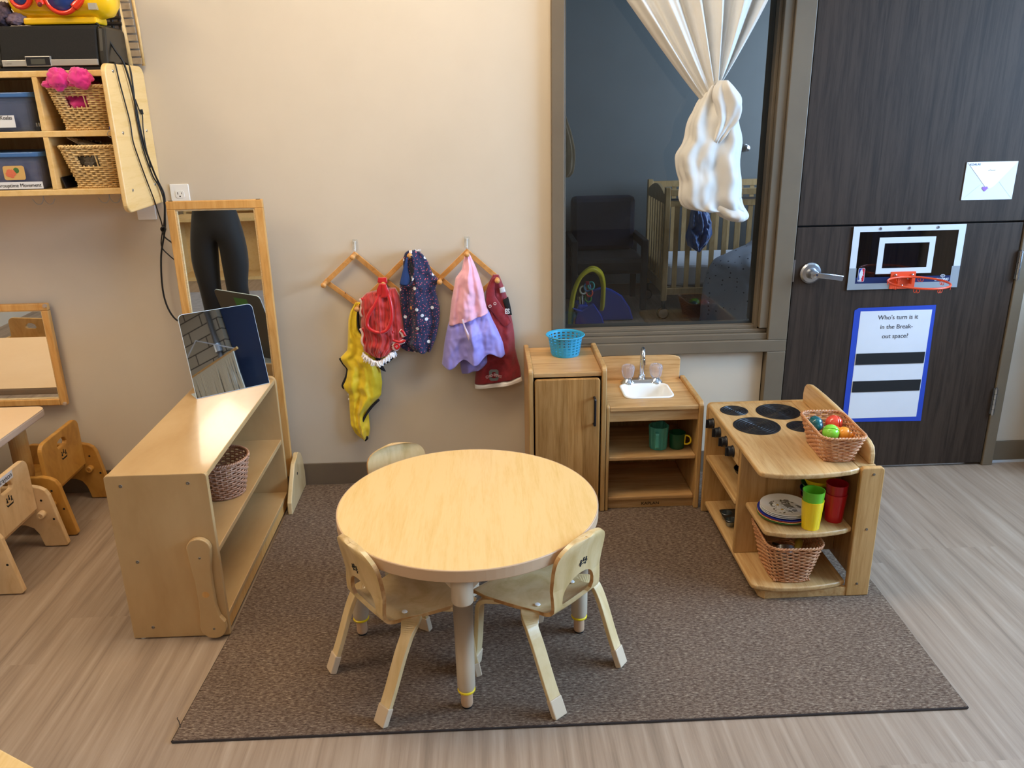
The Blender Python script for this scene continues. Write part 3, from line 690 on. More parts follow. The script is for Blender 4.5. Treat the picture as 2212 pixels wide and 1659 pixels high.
# turquoise basket on the cupboard
tb = thing('plastic_basket', 'turquoise round plastic basket with square holes on the tall cupboard', 'basket', (.318, -.115, .597))
g = NB(); NS = 42; z0 = .598; prof = [(0.055, z0)] + [(.056+.0125*j/13, z0+.004+.076*j/13) for j in range(14)] + [(.076, z0+.083), (.078, z0+.081)]
rings = [[g.verts.new((.318+r*cos(2*pi*(i+.12*(i % 2))/NS), -.119+r*sin(2*pi*(i+.12*(i % 2))/NS), z)) for i in range(NS)] for r, z in prof]
for j in range(len(prof)-1):
    for i in range(NS):
        if i % 2 == 0 and j in (2, 4, 6, 8, 10, 12): continue
        g.faces.new((rings[j][i], rings[j][(i+1) % NS], rings[j+1][(i+1) % NS], rings[j+1][i]))
g.faces.new(rings[0][::-1])
tp = mat('turquoise_plastic', '#3aa6cf', .35, trans=.15)
o = obj('body', g, tp, tb); s_ = o.modifiers.new('s', 'SOLIDIFY'); s_.thickness = .0022; s_.offset = 0

# cups in the sink unit
def cup(bm, c, r0, r1, h, th=.002, flutes=0, amp=.03, z1f=.8):
    fl = (lambda a, z: 1+amp*abs(cos(flutes*a/2)) if z < c[2]*0+h*z1f else 1) if flutes else None
    lathe(bm, [(0, 0), (r0, 0), (r1, h), (r1-th, h), (r0-th, .003), (0, .003)], c, 48, None, fl); return bm
pt = thing('toy_pitcher', 'sea green fluted toy pitcher on the upper shelf of the sink unit', 'pitcher', (.680, -.262, .238))
green = mat('sea_green_plastic', '#4b9c8a', .45)
pb = NB(); n = 56; px, py, pz = .680, -.262, .2385
def pr_(a, t):
    r = (.034+.005*t)*(1+.045*(1 if cos(9*a) > 0 else -1)*.6); 
    d = abs((a-radians(60)+pi) % (2*pi)-pi); return r + .014*t*max(0, 1-d/.5)
rings = []
for t_, zz in ((0, 0), (.35, .035), (.7, .07), (1, .095)): rings.append([pb.verts.new((px+pr_(2*pi*i/n, t_)*cos(2*pi*i/n), py+pr_(2*pi*i/n, t_)*sin(2*pi*i/n), pz+zz)) for i in range(n)])
for t_, zz in ((1, .095), (0, .004)): rings.append([pb.verts.new((px+(pr_(2*pi*i/n, t_)-.0025)*cos(2*pi*i/n), py+(pr_(2*pi*i/n, t_)-.0025)*sin(2*pi*i/n), pz+zz)) for i in range(n)])
for a, b in zip(rings[:-1], rings[1:]):
    for i in range(n): pb.faces.new((a[i], a[(i+1) % n], b[(i+1) % n], b[i]))
pb.faces.new(rings[0][::-1]); pb.faces.new(rings[-1])
obj('body', pb, green, pt)
hn = NB(); strip(hn, [(.666, -.295, .318), (.663, -.318, .318), (.6625, -.320, .314), (.6625, -.320, .262), (.663, -.318, .258), (.666, -.295, .258)], (1, 0, 0), .014, .004); obj('handle', hn, green, pt, bev=.001)
mg = thing('toy_mug', 'dark green toy mug with a yellow handle beside the pitcher', 'mug', (.755, -.265, .238))
obj('body', cup(NB(), (.755, -.265, .2385), .029, .033, .064), mat('dark_green_plastic', '#0f4a2c', .35), mg, smooth=False)
hh = NB(); tube(hh, smoothpath([(.782, -.280, .294), (.795, -.288, .294), (.803, -.293, .284), (.802, -.292, .268), (.792, -.286, .259), (.780, -.279, .258)], 4), .0038, 8); tube(hh, [(.783, -.281, .294), (.781, -.280, .258)], .004, 8)
obj('handle', hh, M['yellow'], mg, smooth=True, label='yellow handle')

# ------------------------------------------------------------------ stove
t = thing('play_stove', 'oak play stove with black printed burners and open end shelves right of the sink', 'play stove', (1.03, -.68, KZ))
GX0, GX1 = .838, 1.200
obj('side_panel', prism(NB(), rrect(GX0-.002, KZ, 1.222, .468, .018, 5, (0, 0, 1, 1)), 'y', -.392, -.372), M['oak_v'], t, bev=.004)
# worktop: straight at the far end, bowed at the near end
def bowed(x0, x1, y_far, y_near, bow, r=.03):
    pts = [(x1, y_far), (x0, y_far)]
    for i in range(5):
        a = radians(180+80*i/4); pts.append((x0+r+r*cos(a), y_near+r*.8+r*.8*sin(a)))
    for i in range(1, 8):
        u = i/8; pts.append((x0+r+(x1-x0-r)*u, y_near - bow*sin(pi*(u*.85+.12)) + .010*u))
    pts.append((x1, y_near+.015)); return pts
tp_ = obj('worktop', prism(NB(), bowed(GX0, 1.158, -.39, -1.008, .022), 'z', .448, .466), M['oak_y'], t, bev=.006, seg=3)
obj('worktop_back', B(((1.1575, -.975, .448), (1.215, -.391, .466))), M['oak_y'], t)
obj('bottom_shelf', prism(NB(), bowed(GX0+.008, 1.158, -.392, -1.000, .022), 'z', .040, .058), M['oak_y'], t, bev=.006, seg=3)
obj('plinth', prism(NB(), [(.874, -.392), (.872, -.985), (.888, -1.003), (1.157, -1.000), (1.157, -.985), (.892, -.985), (.888, -.392)], 'z', KZ, .040), M['oak_y'], t)
obj('middle_shelf', B(((GX0+.002, -.775, .238), (1.198, -.392, .256))), M['oak_y'], t, bev=.004)
obj('middle_shelf', prism(NB(), bowed(.872, 1.158, -.79, -1.002, .022), 'z', .238, .256), M['oak_y'], t, bev=.006, seg=3)
obj('divider', B(((GX0+.006, -.792, .058), (1.198, -.774, .448))), M['oak_vy'], t, bev=.003)
obj('back_panel', B(((1.198, -.99, .04), (1.212, -.392, .448))), M['oak_v'], t)
obj('end_post', prism(NB(), rrect(1.158, KZ, 1.232, .470, .012, 4, (0, 0, 1, 1)), 'y', -1.004, -.984), M['oak_v'], t, bev=.003)
for z in (.448, .255, .055):
    c = NB(); lathe(c, [(0, 0), (.0045, 0), (.004, .0018), (0, .002)], (1.198 if z > .1 else 1.190, -1.004, z), 12, RX)
    obj('screw', c, M['screw'], t)
obj('knob_panel', B(((GX0+.004, -.774, .385), (GX0+.018, -.392, .448))), M['oak_y'], t)
bb = [(-.392, .466)] + [(-.392+0, .50)]
bb = [(-.395, .466), (-.393, .500), (-.400, .527), (-.415, .543), (-.440, .550), (-.48, .552), (-.56, .553), (-.66, .551), (-.76, .547), (-.86, .541), (-.93, .533), (-.957, .522), (-.966, .500), (-.968, .466)]
obj('backboard', prism(NB(), bb, 'x', 1.196, 1.214), M['oak_y'], t, bev=.005)
for (x, y, r) in ((.913, -.468, .051), (1.070, -.492, .080), (.948, -.624, .082), (1.101, -.642, .051)):
    bn = NB(); prof = [(0, .4668)]; k = 0; nr = 7 if r > .06 else 5
    for i in range(nr):
        a = r*(i+.25)/nr; b = r*(i+1)/nr; prof += [(a, .4668), (a+.0008, .4684), (b-.0016, .4684), (b-.0008, .4668)]
    prof += [(r, .4668), (r, .4662), (0, .4662)]
    obj('burner', lathe(bn, prof, (x, y, 0), 56), M['black'], t, smooth=False)
for y in (-.455, -.543, -.628, -.712):
    kn = NB(); MR = Matrix.Rotation(radians(-90), 4, 'Y')
    lathe(kn, [(0, 0), (.021, 0), (.021, .003), (.019, .005), (.018, .018), (.016, .020), (0, .020)], (GX0+.004, y, .412), 28, MR)
    box(kn, (GX0-.024, y-.0035, .396), (GX0-.014, y+.0035, .428))
    obj('control_knob', kn, M['black'], t, bev=.001)
# things on the stove
basket('tan rectangular wicker basket of toy vegetables on the stove top', M['wick_t'], (1.117, -.852), .467, .090, bw=.050, bd=.092, tw=.071, td=.122, rc=.035, nst=34, rows=13, rot=radians(-3), r=.0027)
def veg(name, lab, cat, c, build):
    t = thing(name, lab, cat, c); build(t, Vector(c)); return t
def gl(bm, c, r, M3=None, lob=0, amp=0, squash=1, n=32, taper=0):
    prof = []; N = 12
    for i in range(N+1):
        a = pi*i/N; rr = r*sin(a)*(1-taper*(cos(a))); dent = .12*r*math.exp(-((sin(a))/.3)**2) if lob else 0
        prof.append((rr, -r*cos(a)*squash*(1) + (dent if a < pi/2 else -dent)))
    return lathe(bm, prof, c, n, M3, (lambda a, z: 1+amp*abs(cos(lob*a/2))) if lob else None)
tgreen = mat('dark_green_enamel', '#145a60', .18, coat=.5); tred = mat('tomato_red_enamel', '#e0482e', .2, coat=.5); tor = mat('orange_enamel', '#f59a2c', .25, coat=.4); tlg = mat('lime_enamel', '#86d23c', .2, coat=.4); tro = mat('red_orange_enamel', '#ef5b25', .22, coat=.4)
VB = .475
def b1(t, c):
    o = obj('body', gl(NB(), c, .024, Matrix.Rotation(radians(75), 4, 'Y'), 5, .16, 1.0, 48), tgreen, t, smooth=True)
    obj('stem', tube(NB(), [c+Vector((-.018, 0, .004)), c+Vector((-.032, -.003, .008))], .005, 8), tgreen, t)
veg('toy_pepper', 'dark teal wooden toy pepper at the left end of the vegetable basket', 'toy vegetable', (1.088, -.790, .536), b1)
def b2(t, c):
    for s, col in ((-1, 0), (1, 0)):
        g = gl(NB(), c, .026, Matrix.Rotation(radians(90), 4, 'Y') @ Matrix.Rotation(radians(12), 4, 'X'), 0, 0, 1.08)
        bmesh.ops.bisect_plane(g, geom=g.verts[:]+g.edges[:]+g.faces[:], plane_co=c+Vector((.008+.0012*s, 0, 0)), plane_no=(s, 0, 0), clear_inner=True)
        bmesh.ops.holes_fill(g, edges=[e for e in g.edges if e.is_boundary]); obj('half', g, tred, t, smooth=True)
veg('toy_tomato', 'red wooden toy tomato cut in two halves, at the back of the basket', 'toy vegetable', (1.146, -.797, .541), b2)
def b3(t, c):
    for s in (-1, 1):
        g = gl(NB(), c, .027, Matrix.Rotation(radians(90), 4, 'X'), 0, 0, 1.05)
        nrm = Vector((.25, .55, .8)).normalized()
        bmesh.ops.bisect_plane(g, geom=g.verts[:]+g.edges[:]+g.faces[:], plane_co=c+nrm*(.006+.0012*s), plane_no=nrm*s, clear_inner=True)
        bmesh.ops.holes_fill(g, edges=[e for e in g.edges if e.is_boundary]); obj('half', g, tlg, t, smooth=True)
veg('toy_lime', 'bright green wooden toy fruit cut in two, at the front of the basket', 'toy fruit', (1.110, -.862, .534), b3)
def b4(t, c):
    sp = smoothpath([c+Vector((-.024, .004, 0)), c+Vector((-.008, 0, .003)), c+Vector((.010, -.003, 0)), c+Vector((.022, -.008, -.004))], 6)
    r = [.007+.015*sin(min(1, (i/len(sp))*1.25)*pi)**.8 if i/len(sp) < .62 else .012*(1-(i/len(sp)-.62)*1.2)+.003 for i in range(len(sp))]
    obj('body', tube(NB(), sp, r, 16), tor, t, smooth=True); obj('stub', tube(NB(), [sp[-1], sp[-1]+Vector((.006, -.002, -.001))], .006, 10), tor, t)
veg('toy_squash', 'orange bumpy wooden toy squash at the right end of the basket', 'toy vegetable', (1.153, -.868, .530), b4)
veg('toy_carrot', 'red orange toy vegetable lying under the tomato in the basket', 'toy vegetable', (1.140, -.835, .523), lambda t, c: obj('body', gl(NB(), c, .020, Matrix.Rotation(radians(90), 4, 'X'), 0, 0, 1.4), tro, t, smooth=True))
# plates on the middle end shelf
PX, PY = .977, -.902
PX, PY = .972, -.888
pz = .2565
def plate(z, r, m, lab, nm='toy_plate', flat=False):
    t = thing(nm, lab, 'plate', (PX, PY, z), 0, 'stacked plates on the stove end shelf')
    o = obj('dish', lathe(NB(), [(0, z), (r*.62, z), (r, z+.009), (r, z+.011), (r*.62, z+.0025), (0, z+.0025)], (PX, PY, 0), 64), m, t); return t, o
PR = .089
for k, (col, r, lab) in enumerate((('#3a7a35', PR, 'green plastic plate at the very bottom of the plate stack'), ('#e6b070', PR-.001, 'pale orange plastic plate second from the bottom of the stack'), ('#a02c38', PR-.002, 'dark red plastic plate just under the blue one in the stack'), ('#1f2f93', PR-.001, 'royal blue plastic plate under the white floral plates'))):
    plate(pz+.0035*k, r, mat('plate_'+str(k), col, .4), lab)
pw = mat('white_melamine', '#e4e2de', .3)
for k, lab in enumerate(('white floral plate, lowest of the three white ones', 'white floral plate in the middle of the three white ones', 'white plate with daisies printed on it, on top of the stack')):
    t, o = plate(pz+.0145+.0055*k, .080, pw, lab)
zt = pz+.0145+.011+.0029
pm = NB(); ol = mat('olive_print', '#5f5b42', .5); gy = mat('grey_print', '#85817a', .5); whp = mat('white_print', '#f6f5f0', .4); yc = mat('daisy_yellow', '#c39a3a', .5)
def flower(bmw, bmc, x, y, r, z):
    n = 16
    for i in range(n):
        a = 2*pi*i/n; p = [(x+r*.25*cos(a-.15), y+r*.25*sin(a-.15)), (x+r*cos(a-.11), y+r*sin(a-.11)), (x+r*1.04*cos(a), y+r*1.04*sin(a)), (x+r*cos(a+.11), y+r*sin(a+.11)), (x+r*.25*cos(a+.15), y+r*.25*sin(a+.15))]
        prism(bmw, p, 'z', z, z+.0002)
    prism(bmc, [(x+r*.28*cos(2*pi*i/12), y+r*.28*sin(2*pi*i/12)) for i in range(12)], 'z', z+.0001, z+.0004)
leaf = NB(); gr = NB(); fw = NB(); fcn = NB()
random.seed(11)
def leafp(b, x, y, a, L, wd, z):
    u = (cos(a), sin(a)); v = (-u[1], u[0]); P = [(0, 0), (.3, .5), (.6, .45), (1, 0), (.6, -.45), (.3, -.5)]
    prism(b, [(x+u[0]*L*p+v[0]*wd*q, y+u[1]*L*p+v[1]*wd*q) for p, q in P], 'z', z, z+.00015)
for i in range(46):
    a = random.uniform(0, 2*pi); r = random.choice((.018, .03, .034, .048))*random.uniform(.8, 1.15)
    leafp(leaf if i % 2 else gr, PX+r*cos(a), PY+.9*r*sin(a), random.uniform(0, 6.3), random.uniform(.012, .022), random.uniform(.005, .009), zt-(.0003))
for x, y, r in ((-.040, .034, .013), (.018, .040, .012), (.048, -.006, .010), (.022, -.030, .011), (.012, .004, .014)): prism(gr, [(PX+x+r*cos(2*pi*i/10)*(1 if i % 2 else .7), PY+y+r*sin(2*pi*i/10)*(1 if i % 2 else .7)) for i in range(10)], 'z', zt, zt+.0003)
flower(fw, fcn, PX-.020, PY+.012, .017, zt+.0003); flower(fw, fcn, PX-.016, PY-.020, .018, zt+.0004)
obj('leaf_print', leaf, ol, o, label='olive leaf pattern'); obj('grey_print', gr, gy, o, label='grey flower pattern'); fo = obj('daisy_petals', fw, whp, o); obj('daisy_centre', fcn, yc, o)
# cups
def cups(x, y, lower, upper, l1, l2, g=None):
    z = .2565
    t = thing('toy_cup', l1, 'cup', (x, y, z)); obj('cup', cup(NB(), (x, y, z), .027, .0345, .098, .0022, 12, .02, .9), lower, t)
    t = thing('toy_cup', l2, 'cup', (x, y, z+.030)); obj('cup', cup(NB(), (x, y, z+.034), .0265, .0345, .098, .0022), upper, t)
cy_ = mat('cup_yellow', '#f6d31f', .3); cg = mat('cup_green', '#67b62c', .3); cr = mat('cup_red', '#b3151c', .3); cr2 = mat('cup_red_b', '#a51220', .3)
cups(1.025, -.978, cy_, cg, 'yellow fluted toy cup on the stove end shelf', 'green toy cup nested inside the yellow cup')
cups(1.118, -.935, cr, cr2, 'red fluted toy cup standing next to the end post', 'red toy cup nested inside the other red cup')
# bowls behind the cups
for k, (col, r, lab) in enumerate((('#9c1f2a', .055, 'red toy bowl at the bottom of the nested bowls behind the cups'), ('#1f2f93', .057, 'blue toy bowl nested in the red bowl behind the cups'), ('#3a8a35', .055, 'green toy bowl nested above the blue bowl'), ('#e9c81e', .052, 'yellow toy bowl topmost in the nested bowls under the worktop'))):
    x, y, z = 1.095, -.845, .257+.022*k
    t = thing('toy_bowl', lab, 'bowl', (x, y, z)); obj('bowl', lathe(NB(), [(0, z), (r*.5, z), (r, z+.045), (r-.002, z+.045), (r*.48, z+.003), (0, z+.003)], (x, y, 0), 40), mat('bowl_'+str(k), col, .35), t)
basket('tan wicker basket with metal pots on the bottom end shelf of the stove', M['wick_t'], (.985, -.893), .059, .135, bw=.062, bd=.095, tw=.092, td=.118, rc=.045, nst=38, rows=19, rot=radians(-2), r=.0027)
t = thing('toy_pot', 'small steel toy pot leaning inside the lower wicker basket', 'pot', (.965, -.93, .15))
Rt = Matrix.Rotation(radians(-50), 4, 'X') @ Matrix.Rotation(radians(10), 4, 'Y')
obj('bowl', lathe(NB(), [(0, .0), (.030, .0), (.034, -.035), (.0325, -.035), (.029, -.002), (0, -.002)], (.968, -.935, .158), 36, Rt), M['steel'], t, smooth=False)
obj('handle', tube(NB(), [(.965, -.91, .15), (.960, -.85, .125)], .005, 8), M['black'], t)
t = thing('toy_banana', 'dull yellow toy piece beside the pot in the lower basket', 'toy food', (1.01, -.91, .14))
sp = smoothpath([(.995, -.94, .135), (1.015, -.925, .158), (1.03, -.89, .155), (1.035, -.85, .13)], 5)
obj('body', tube(NB(), sp, [.004+.009*sin(pi*i/(len(sp)-1)) for i in range(len(sp))], 10), mat('ochre', '#a88a2c', .5), t, smooth=True)
# muffin tin on the bottom shelf left of the divider, dark pan on the shelf above
t = thing('muffin_tin', 'grey metal muffin tin on the lowest stove shelf in front of the divider', 'muffin tin', (.916, -.57, .0585))
mt = NB(); x0, y0, x1, y1 = .866, -.625, .966, -.515; zT = .084
pl_ = prism(NB(), rrect(x0, y0, x1, y1, .015, 4), 'z', zT-.0012, zT)
for cx in (.890, .942):
    for cy in (-.597, -.543): pl_ = boolean_cut(pl_, lathe(NB(), [(0, 0), (.019, 0), (.019, .04), (0, .04)], (cx, cy, zT-.02), 24))
tin = mat('dull_tin', '#8f9698', .35, 1)
tt = obj('tray', pl_, tin, t)
for cx in (.890, .942):
    for cy in (-.597, -.543): obj('well', lathe(NB(), [(.0205, zT+.0005), (.0145, zT-.024), (0, zT-.024), (0, zT-.0252), (.0155, zT-.0252), (.0215, zT-.0005), (.0205, zT+.0005)], (cx, cy, 0), 24), tin, t)
t = thing('toy_pan', 'black toy frying pan half hidden behind the divider on the upper stove shelf', 'pan', (.945, -.56, .2565))
obj('dish', lathe(NB(), [(0, .257), (.038, .257), (.045, .272), (.0435, .272), (.037, .259), (0, .259)], (.945, -.56, 0), 36), M['black'], t)
obj('handle', tube(NB(), [(.985, -.550, .268), (1.07, -.52, .28)], .006, 8), M['black'], t)

# ================================================================== LOW SHELF UNIT, MIRRORS
SX0, SX1, SY0, SY1 = -1.123, -.832, -1.080, -.195
t = thing('low_shelf_unit', 'low birch open shelf unit standing end-on to the wall at the rug edge', 'shelf unit', (-.98, -.64, 0))
ENDZ0 = .004
obj('end_panel', prism(NB(), rrect(SX0-.003, ENDZ0, SX1+.004, .562, .012, 4, (0, 0, 1, 1)), 'y', SY0, SY0+.018), M['birch'], t, bev=.0025)
obj('end_panel', prism(NB(), rrect(SX0-.003, ENDZ0, SX1+.004, .568, .025, 5, (0, 0, 1, 1)), 'y', SY1-.018, SY1), M['birch'], t, bev=.0025)
obj('top', B(((SX0, SY0+.018, .539), (SX1, SY1-.018, .557))), M['birch'], t, bev=.002)
obj('middle_shelf', B(((SX0+.006, SY0+.018, .285), (SX1, SY1-.018, .303))), M['birch'], t, bev=.002)
obj('bottom_shelf', B(((SX0+.006, SY0+.018, .052), (SX1, SY1-.018, .070))), M['birch'], t, bev=.002)
obj('back', B(((SX0, SY0+.018, .052), (SX0+.006, SY1-.018, .539))), M['birch'], t)
obj('plinth', B(((SX1-.020, SY0+.018, .012), (SX1-.003, SY1-.018, .052))), M['honey'], t)
for x, z in ((-1.080, .528), (-.885, .531), (-1.072, .275), (-1.062, .042)):
    c = NB(); lathe(c, [(0, 0), (.0055, 0), (.005, .0012), (.0022, .0012), (.0015, .0004), (0, .0004)], (x, SY0, z), 14, RX); obj('screw', c, M['screw'], t)
# dog-bone shaped connector board screwed to the end panel
def bonepts():
    L = [(-.905, .345), (-.915, .30), (-.913, .27), (-.905, .24), (-.903, .15), (-.905, .09), (-.912, .06), (-.913, .035)]
    pts = [(-.8775+.036*cos(a), .322+.034*sin(a)) for a in [radians(180-15*i) for i in range(13)]]
    pts += [(-.845, .29), (-.851, .25), (-.853, .20), (-.852, .12), (-.845, .085), (-.832, .065)]
    pts += [(-.870+.040*cos(a), .045+.038*sin(a)) for a in [radians(10-16*i) for i in range(13)]]
    pts += [(-.905, .09), (-.903, .15), (-.905, .22), (-.910, .27)]
    return pts
bo = obj('connector_board', prism(NB(), bonepts(), 'y', SY0-.020, SY0-.001), M['birch'], t, bev=.003)
for x, z in ((-.878, .292), (-.868, .042)):
    c = NB(); lathe(c, [(0, 0), (.004, 0), (.0035, .001), (0, .001)], (x, SY0-.020, z), 12, RX); obj('screw', c, M['screw'], bo)
c = NB(); lathe(c, [(0, 0), (.011, 0), (.0105, .0006), (0, .0006)], (-.877, SY0-.020, .165), 24, RX); obj('wood_plug', c, M['honey'], bo)
obj('glide', lathe(NB(), [(0, 0), (.009, 0), (.009, .005), (0, .005)], (SX0+.022, SY0+.012, 0), 12), M['white'], t)
obj('glide', lathe(NB(), [(0, 0), (.009, 0), (.009, .005), (0, .005)], (SX0+.022, SY1-.012, 0), 12), M['white'], t)
# round basket on the middle shelf
basket('round brownish pink wicker basket on the middle board of the low shelf', M['wick_p'], (-.925, -.675), .304, .132, bw=.070, bd=.070, tw=.095, td=.095, rc=.05, nst=32, rows=15, round_=True, r=.0032)

# tall framed mirror on two feet
t = thing('standing_mirror', 'tall wood framed mirror on plywood feet behind the low shelf', 'mirror', (-1.0, -.13, 0))
MX0, MX1, MY = -1.178, -.822, -.13
def bars(x0, x1, z0, z1, wd, y0, y1):
    return [((x0, y0, z0), (x0+wd, y1, z1-wd)), ((x1-wd, y0, z0), (x1, y1, z1-wd)), ((x0, y0, z1-wd), (x1, y1, z1)), ((x0+wd, y0, z0), (x1-wd, y1, z0+wd))]
for k, b in enumerate(bars(MX0, MX1, .10, 1.238, .030, MY, MY+.022)): obj('frame_rail' if k > 1 else 'frame_stile', B(b), M['honey'], t, bev=.002)
for k, b in enumerate(bars(MX0+.030, MX1-.030, .130, 1.208, .006, MY+.004, MY+.018)): obj('inner_bead', B(b), M['birch_e'], t)
obj('glass', B(((MX0+.034, MY+.010, .134), (MX1-.034, MY+.014, 1.204))), M['mirror'], t)
for x in (MX0+.016, MX1-.016):
    c = NB(); prism(c, rrect(x-.008, MY+.008, x+.008, MY+.014, .002, 2), 'z', 1.238, 1.2395); obj('slot_cap', c, M['blackm'], t)
ftp = [(-.300, RUGZ+.001), (-.025, RUGZ+.001), (-.020, .075), (-.040, .150), (-.060, .178), (-.095, .196), (-.112, .200), (-.128, .192), (-.175, .180), (-.190, .168), (-.275, .085), (-.298, .060)]
for x0 in (MX1+.006, MX0-.024):
    f_ = obj('foot_board', prism(NB(), [(a, b if x0 > -1 else max(.001, b-RUGZ)) for a, b in ftp], 'x', x0, x0+.018), M['ply'], t, bev=.003)
    obj('bolt_hole', lathe(NB(), [(0, 0), (.006, 0), (.0055, .0008), (0, .0008)], (x0+.018, -.155, .125), 14, Matrix.Rotation(radians(90), 4, 'Y')), M['blackm'], f_)

# acrylic table mirror on the shelf
A, B2 = Vector((-1.066, -.418, .558)), Vector((-.838, -.258, .558)); ax = (B2-A).normalized(); nb = Vector((0, 0, 1)).cross(ax)*1  # points away from viewer
nb = Vector((-ax.y, ax.x, 0)); 
tilt = radians(17); up = Vector((0, 0, cos(tilt))) + nb*sin(tilt); nf = ax.cross(up)
t = thing('acrylic_mirror', 'tilted frameless acrylic mirror standing on top of the low shelf', 'mirror', tuple((A+B2)/2))
W_ = (B2-A).length; H_ = .312
def amir(off, th, ins=0):
    bm = NB(); o2 = rrect(0+ins, 0+ins, W_-ins, H_-ins, .018, 5, (0, 0, 1, 1)); f1 = [bm.verts.new(A + ax*u + up*(v) + nf*off) for u, v in o2]; f2 = [bm.verts.new(A + ax*u + up*(v) + nf*(off-th)) for u, v in o2]
    bm.faces.new(f1); bm.faces.new(f2[::-1]); n = len(o2)
    for i in range(n): bm.faces.new((f1[i], f2[i], f2[(i+1) % n], f1[(i+1) % n]))
    return bm
obj('face', amir(.0, .0012, .0015), mat('acrylic_mirror', '#dfe6ee', .015, 1), t)
obj('edge', amir(-.0013, .0032), M['acry'], t)
obj('backing', amir(-.0047, .0010, .001), mat('grey_backing', '#4d4a46', .6), t)
ft = NB(); q = [A + nf*-.006, B2 + nf*-.006, B2 + nb*.062, A + nb*.062]
v = [ft.verts.new(p) for p in q] + [ft.verts.new(p+Vector((0, 0, .003))) for p in q]
for f in ((0, 3, 2, 1), (4, 5, 6, 7), (0, 1, 5, 4), (1, 2, 6, 5), (2, 3, 7, 6), (3, 0, 4, 7)): ft.faces.new([v[i] for i in f])
obj('base_foot', ft, M['acry'], t)
stk = NB(); cx_, cz_ = W_*.55, H_*.86; P0 = A + ax*cx_ + up*cz_ + nf*-.0061
vv = [stk.verts.new(P0 + ax*a + up*b) for a, b in ((-.04, -.02), (.04, -.02), (.04, .02), (-.04, .02))]; stk.faces.new(vv)
obj('green_sticker', stk, mat('green_sticker', '#3f7f3a', .5), t)

# low framed mirror hanging over the corner table
t = thing('wall_mirror', 'wood framed mirror fixed low on the wall above the corner table', 'mirror', (-2.2, -.02, .41))
WX0, WX1 = -2.72, -1.738
for k, b in enumerate(bars(WX0, WX1, .412, .842, .028, -.034, -.012)): obj('frame_rail' if k > 1 else 'frame_stile', B(b), M['honey'], t, bev=.004)
for k, b in enumerate(bars(WX0+.028, WX1-.028, .440, .814, .003, -.030, -.014)): obj('inner_bead', B(b), M['birch_e'], t)
obj('glass', B(((WX0+.03, -.022, .442), (WX1-.03, -.018, .812))), M['mirror'], t)
for x in (WX0+.008, WX1-.008):
    for z in (.42, .834): obj('bumper', lathe(NB(), [(0, 0), (.008, 0), (.007, .008), (0, .009)], (x, -.034, z), 12, RX), M['taupe'], t)

# corner table
t = thing('corner_table', 'cream laminate childrens table with rounded corners under the wall mirror', 'table', (-2.3, -.5, 0))
obj('tabletop', prism(NB(), rrect(-2.95, -.98, -1.764, -.14, .04, 6), 'z', .447, .4485), M['laminate'], t)
obj('edge_band', prism(NB(), rrect(-2.952, -.982, -1.762, -.138, .042, 6), 'z', .418, .447), M['taupe'], t, bev=.006, seg=3)
for x, y in ((-1.850, -.235), (-2.86, -.235), (-2.86, -.885), (-1.93, -.885)):
    lg = obj('leg', lathe(NB(), [(0, .4179), (.034, .4179), (.034, .20), (.031, .185), (0, .185)], (x, y, 0), 24), M['todd_m'], t)
    obj('lower_post', lathe(NB(), [(0, .186), (.020, .186), (.020, .001), (0, .001)], (x, y, 0), 20), M['black'], lg)
    obj('set_screw', tube(NB(), [(x, y-.030, .215), (x, y-.045, .213)], .006, 8), M['steel'], lg)
# table whose corner enters the bottom left of the picture
t = thing('side_table', 'pale birch table whose corner shows at the bottom left edge', 'table', (-1.4, -2.45, 0))
# corner geometry: long edge runs from (-.888,-2.094) to (-.799,-2.145)
ed = Vector((.868, -.497, 0)); pe = Vector((-.497, -.868, 0)); cn = Vector((-.62, -2.247, 0))
pts = []
for a, b in ((.16, 0), (-.62, 0), (-.62, .6), (.16, .6)): q = cn + ed*a + pe*b; pts.append((q.x, q.y))
obj('tabletop', prism(NB(), pts, 'z', .475, .50), M['maple'], t, bev=.004)
for a, b in ((.10, .06), (-.56, .06), (-.56, .54), (.10, .54)):
    q = cn + ed*a + pe*b; obj('leg', lathe(NB(), [(0, .4749), (.022, .4749), (.018, .001), (0, .001)], (q.x, q.y, 0), 20), M['tan_metal'], t)

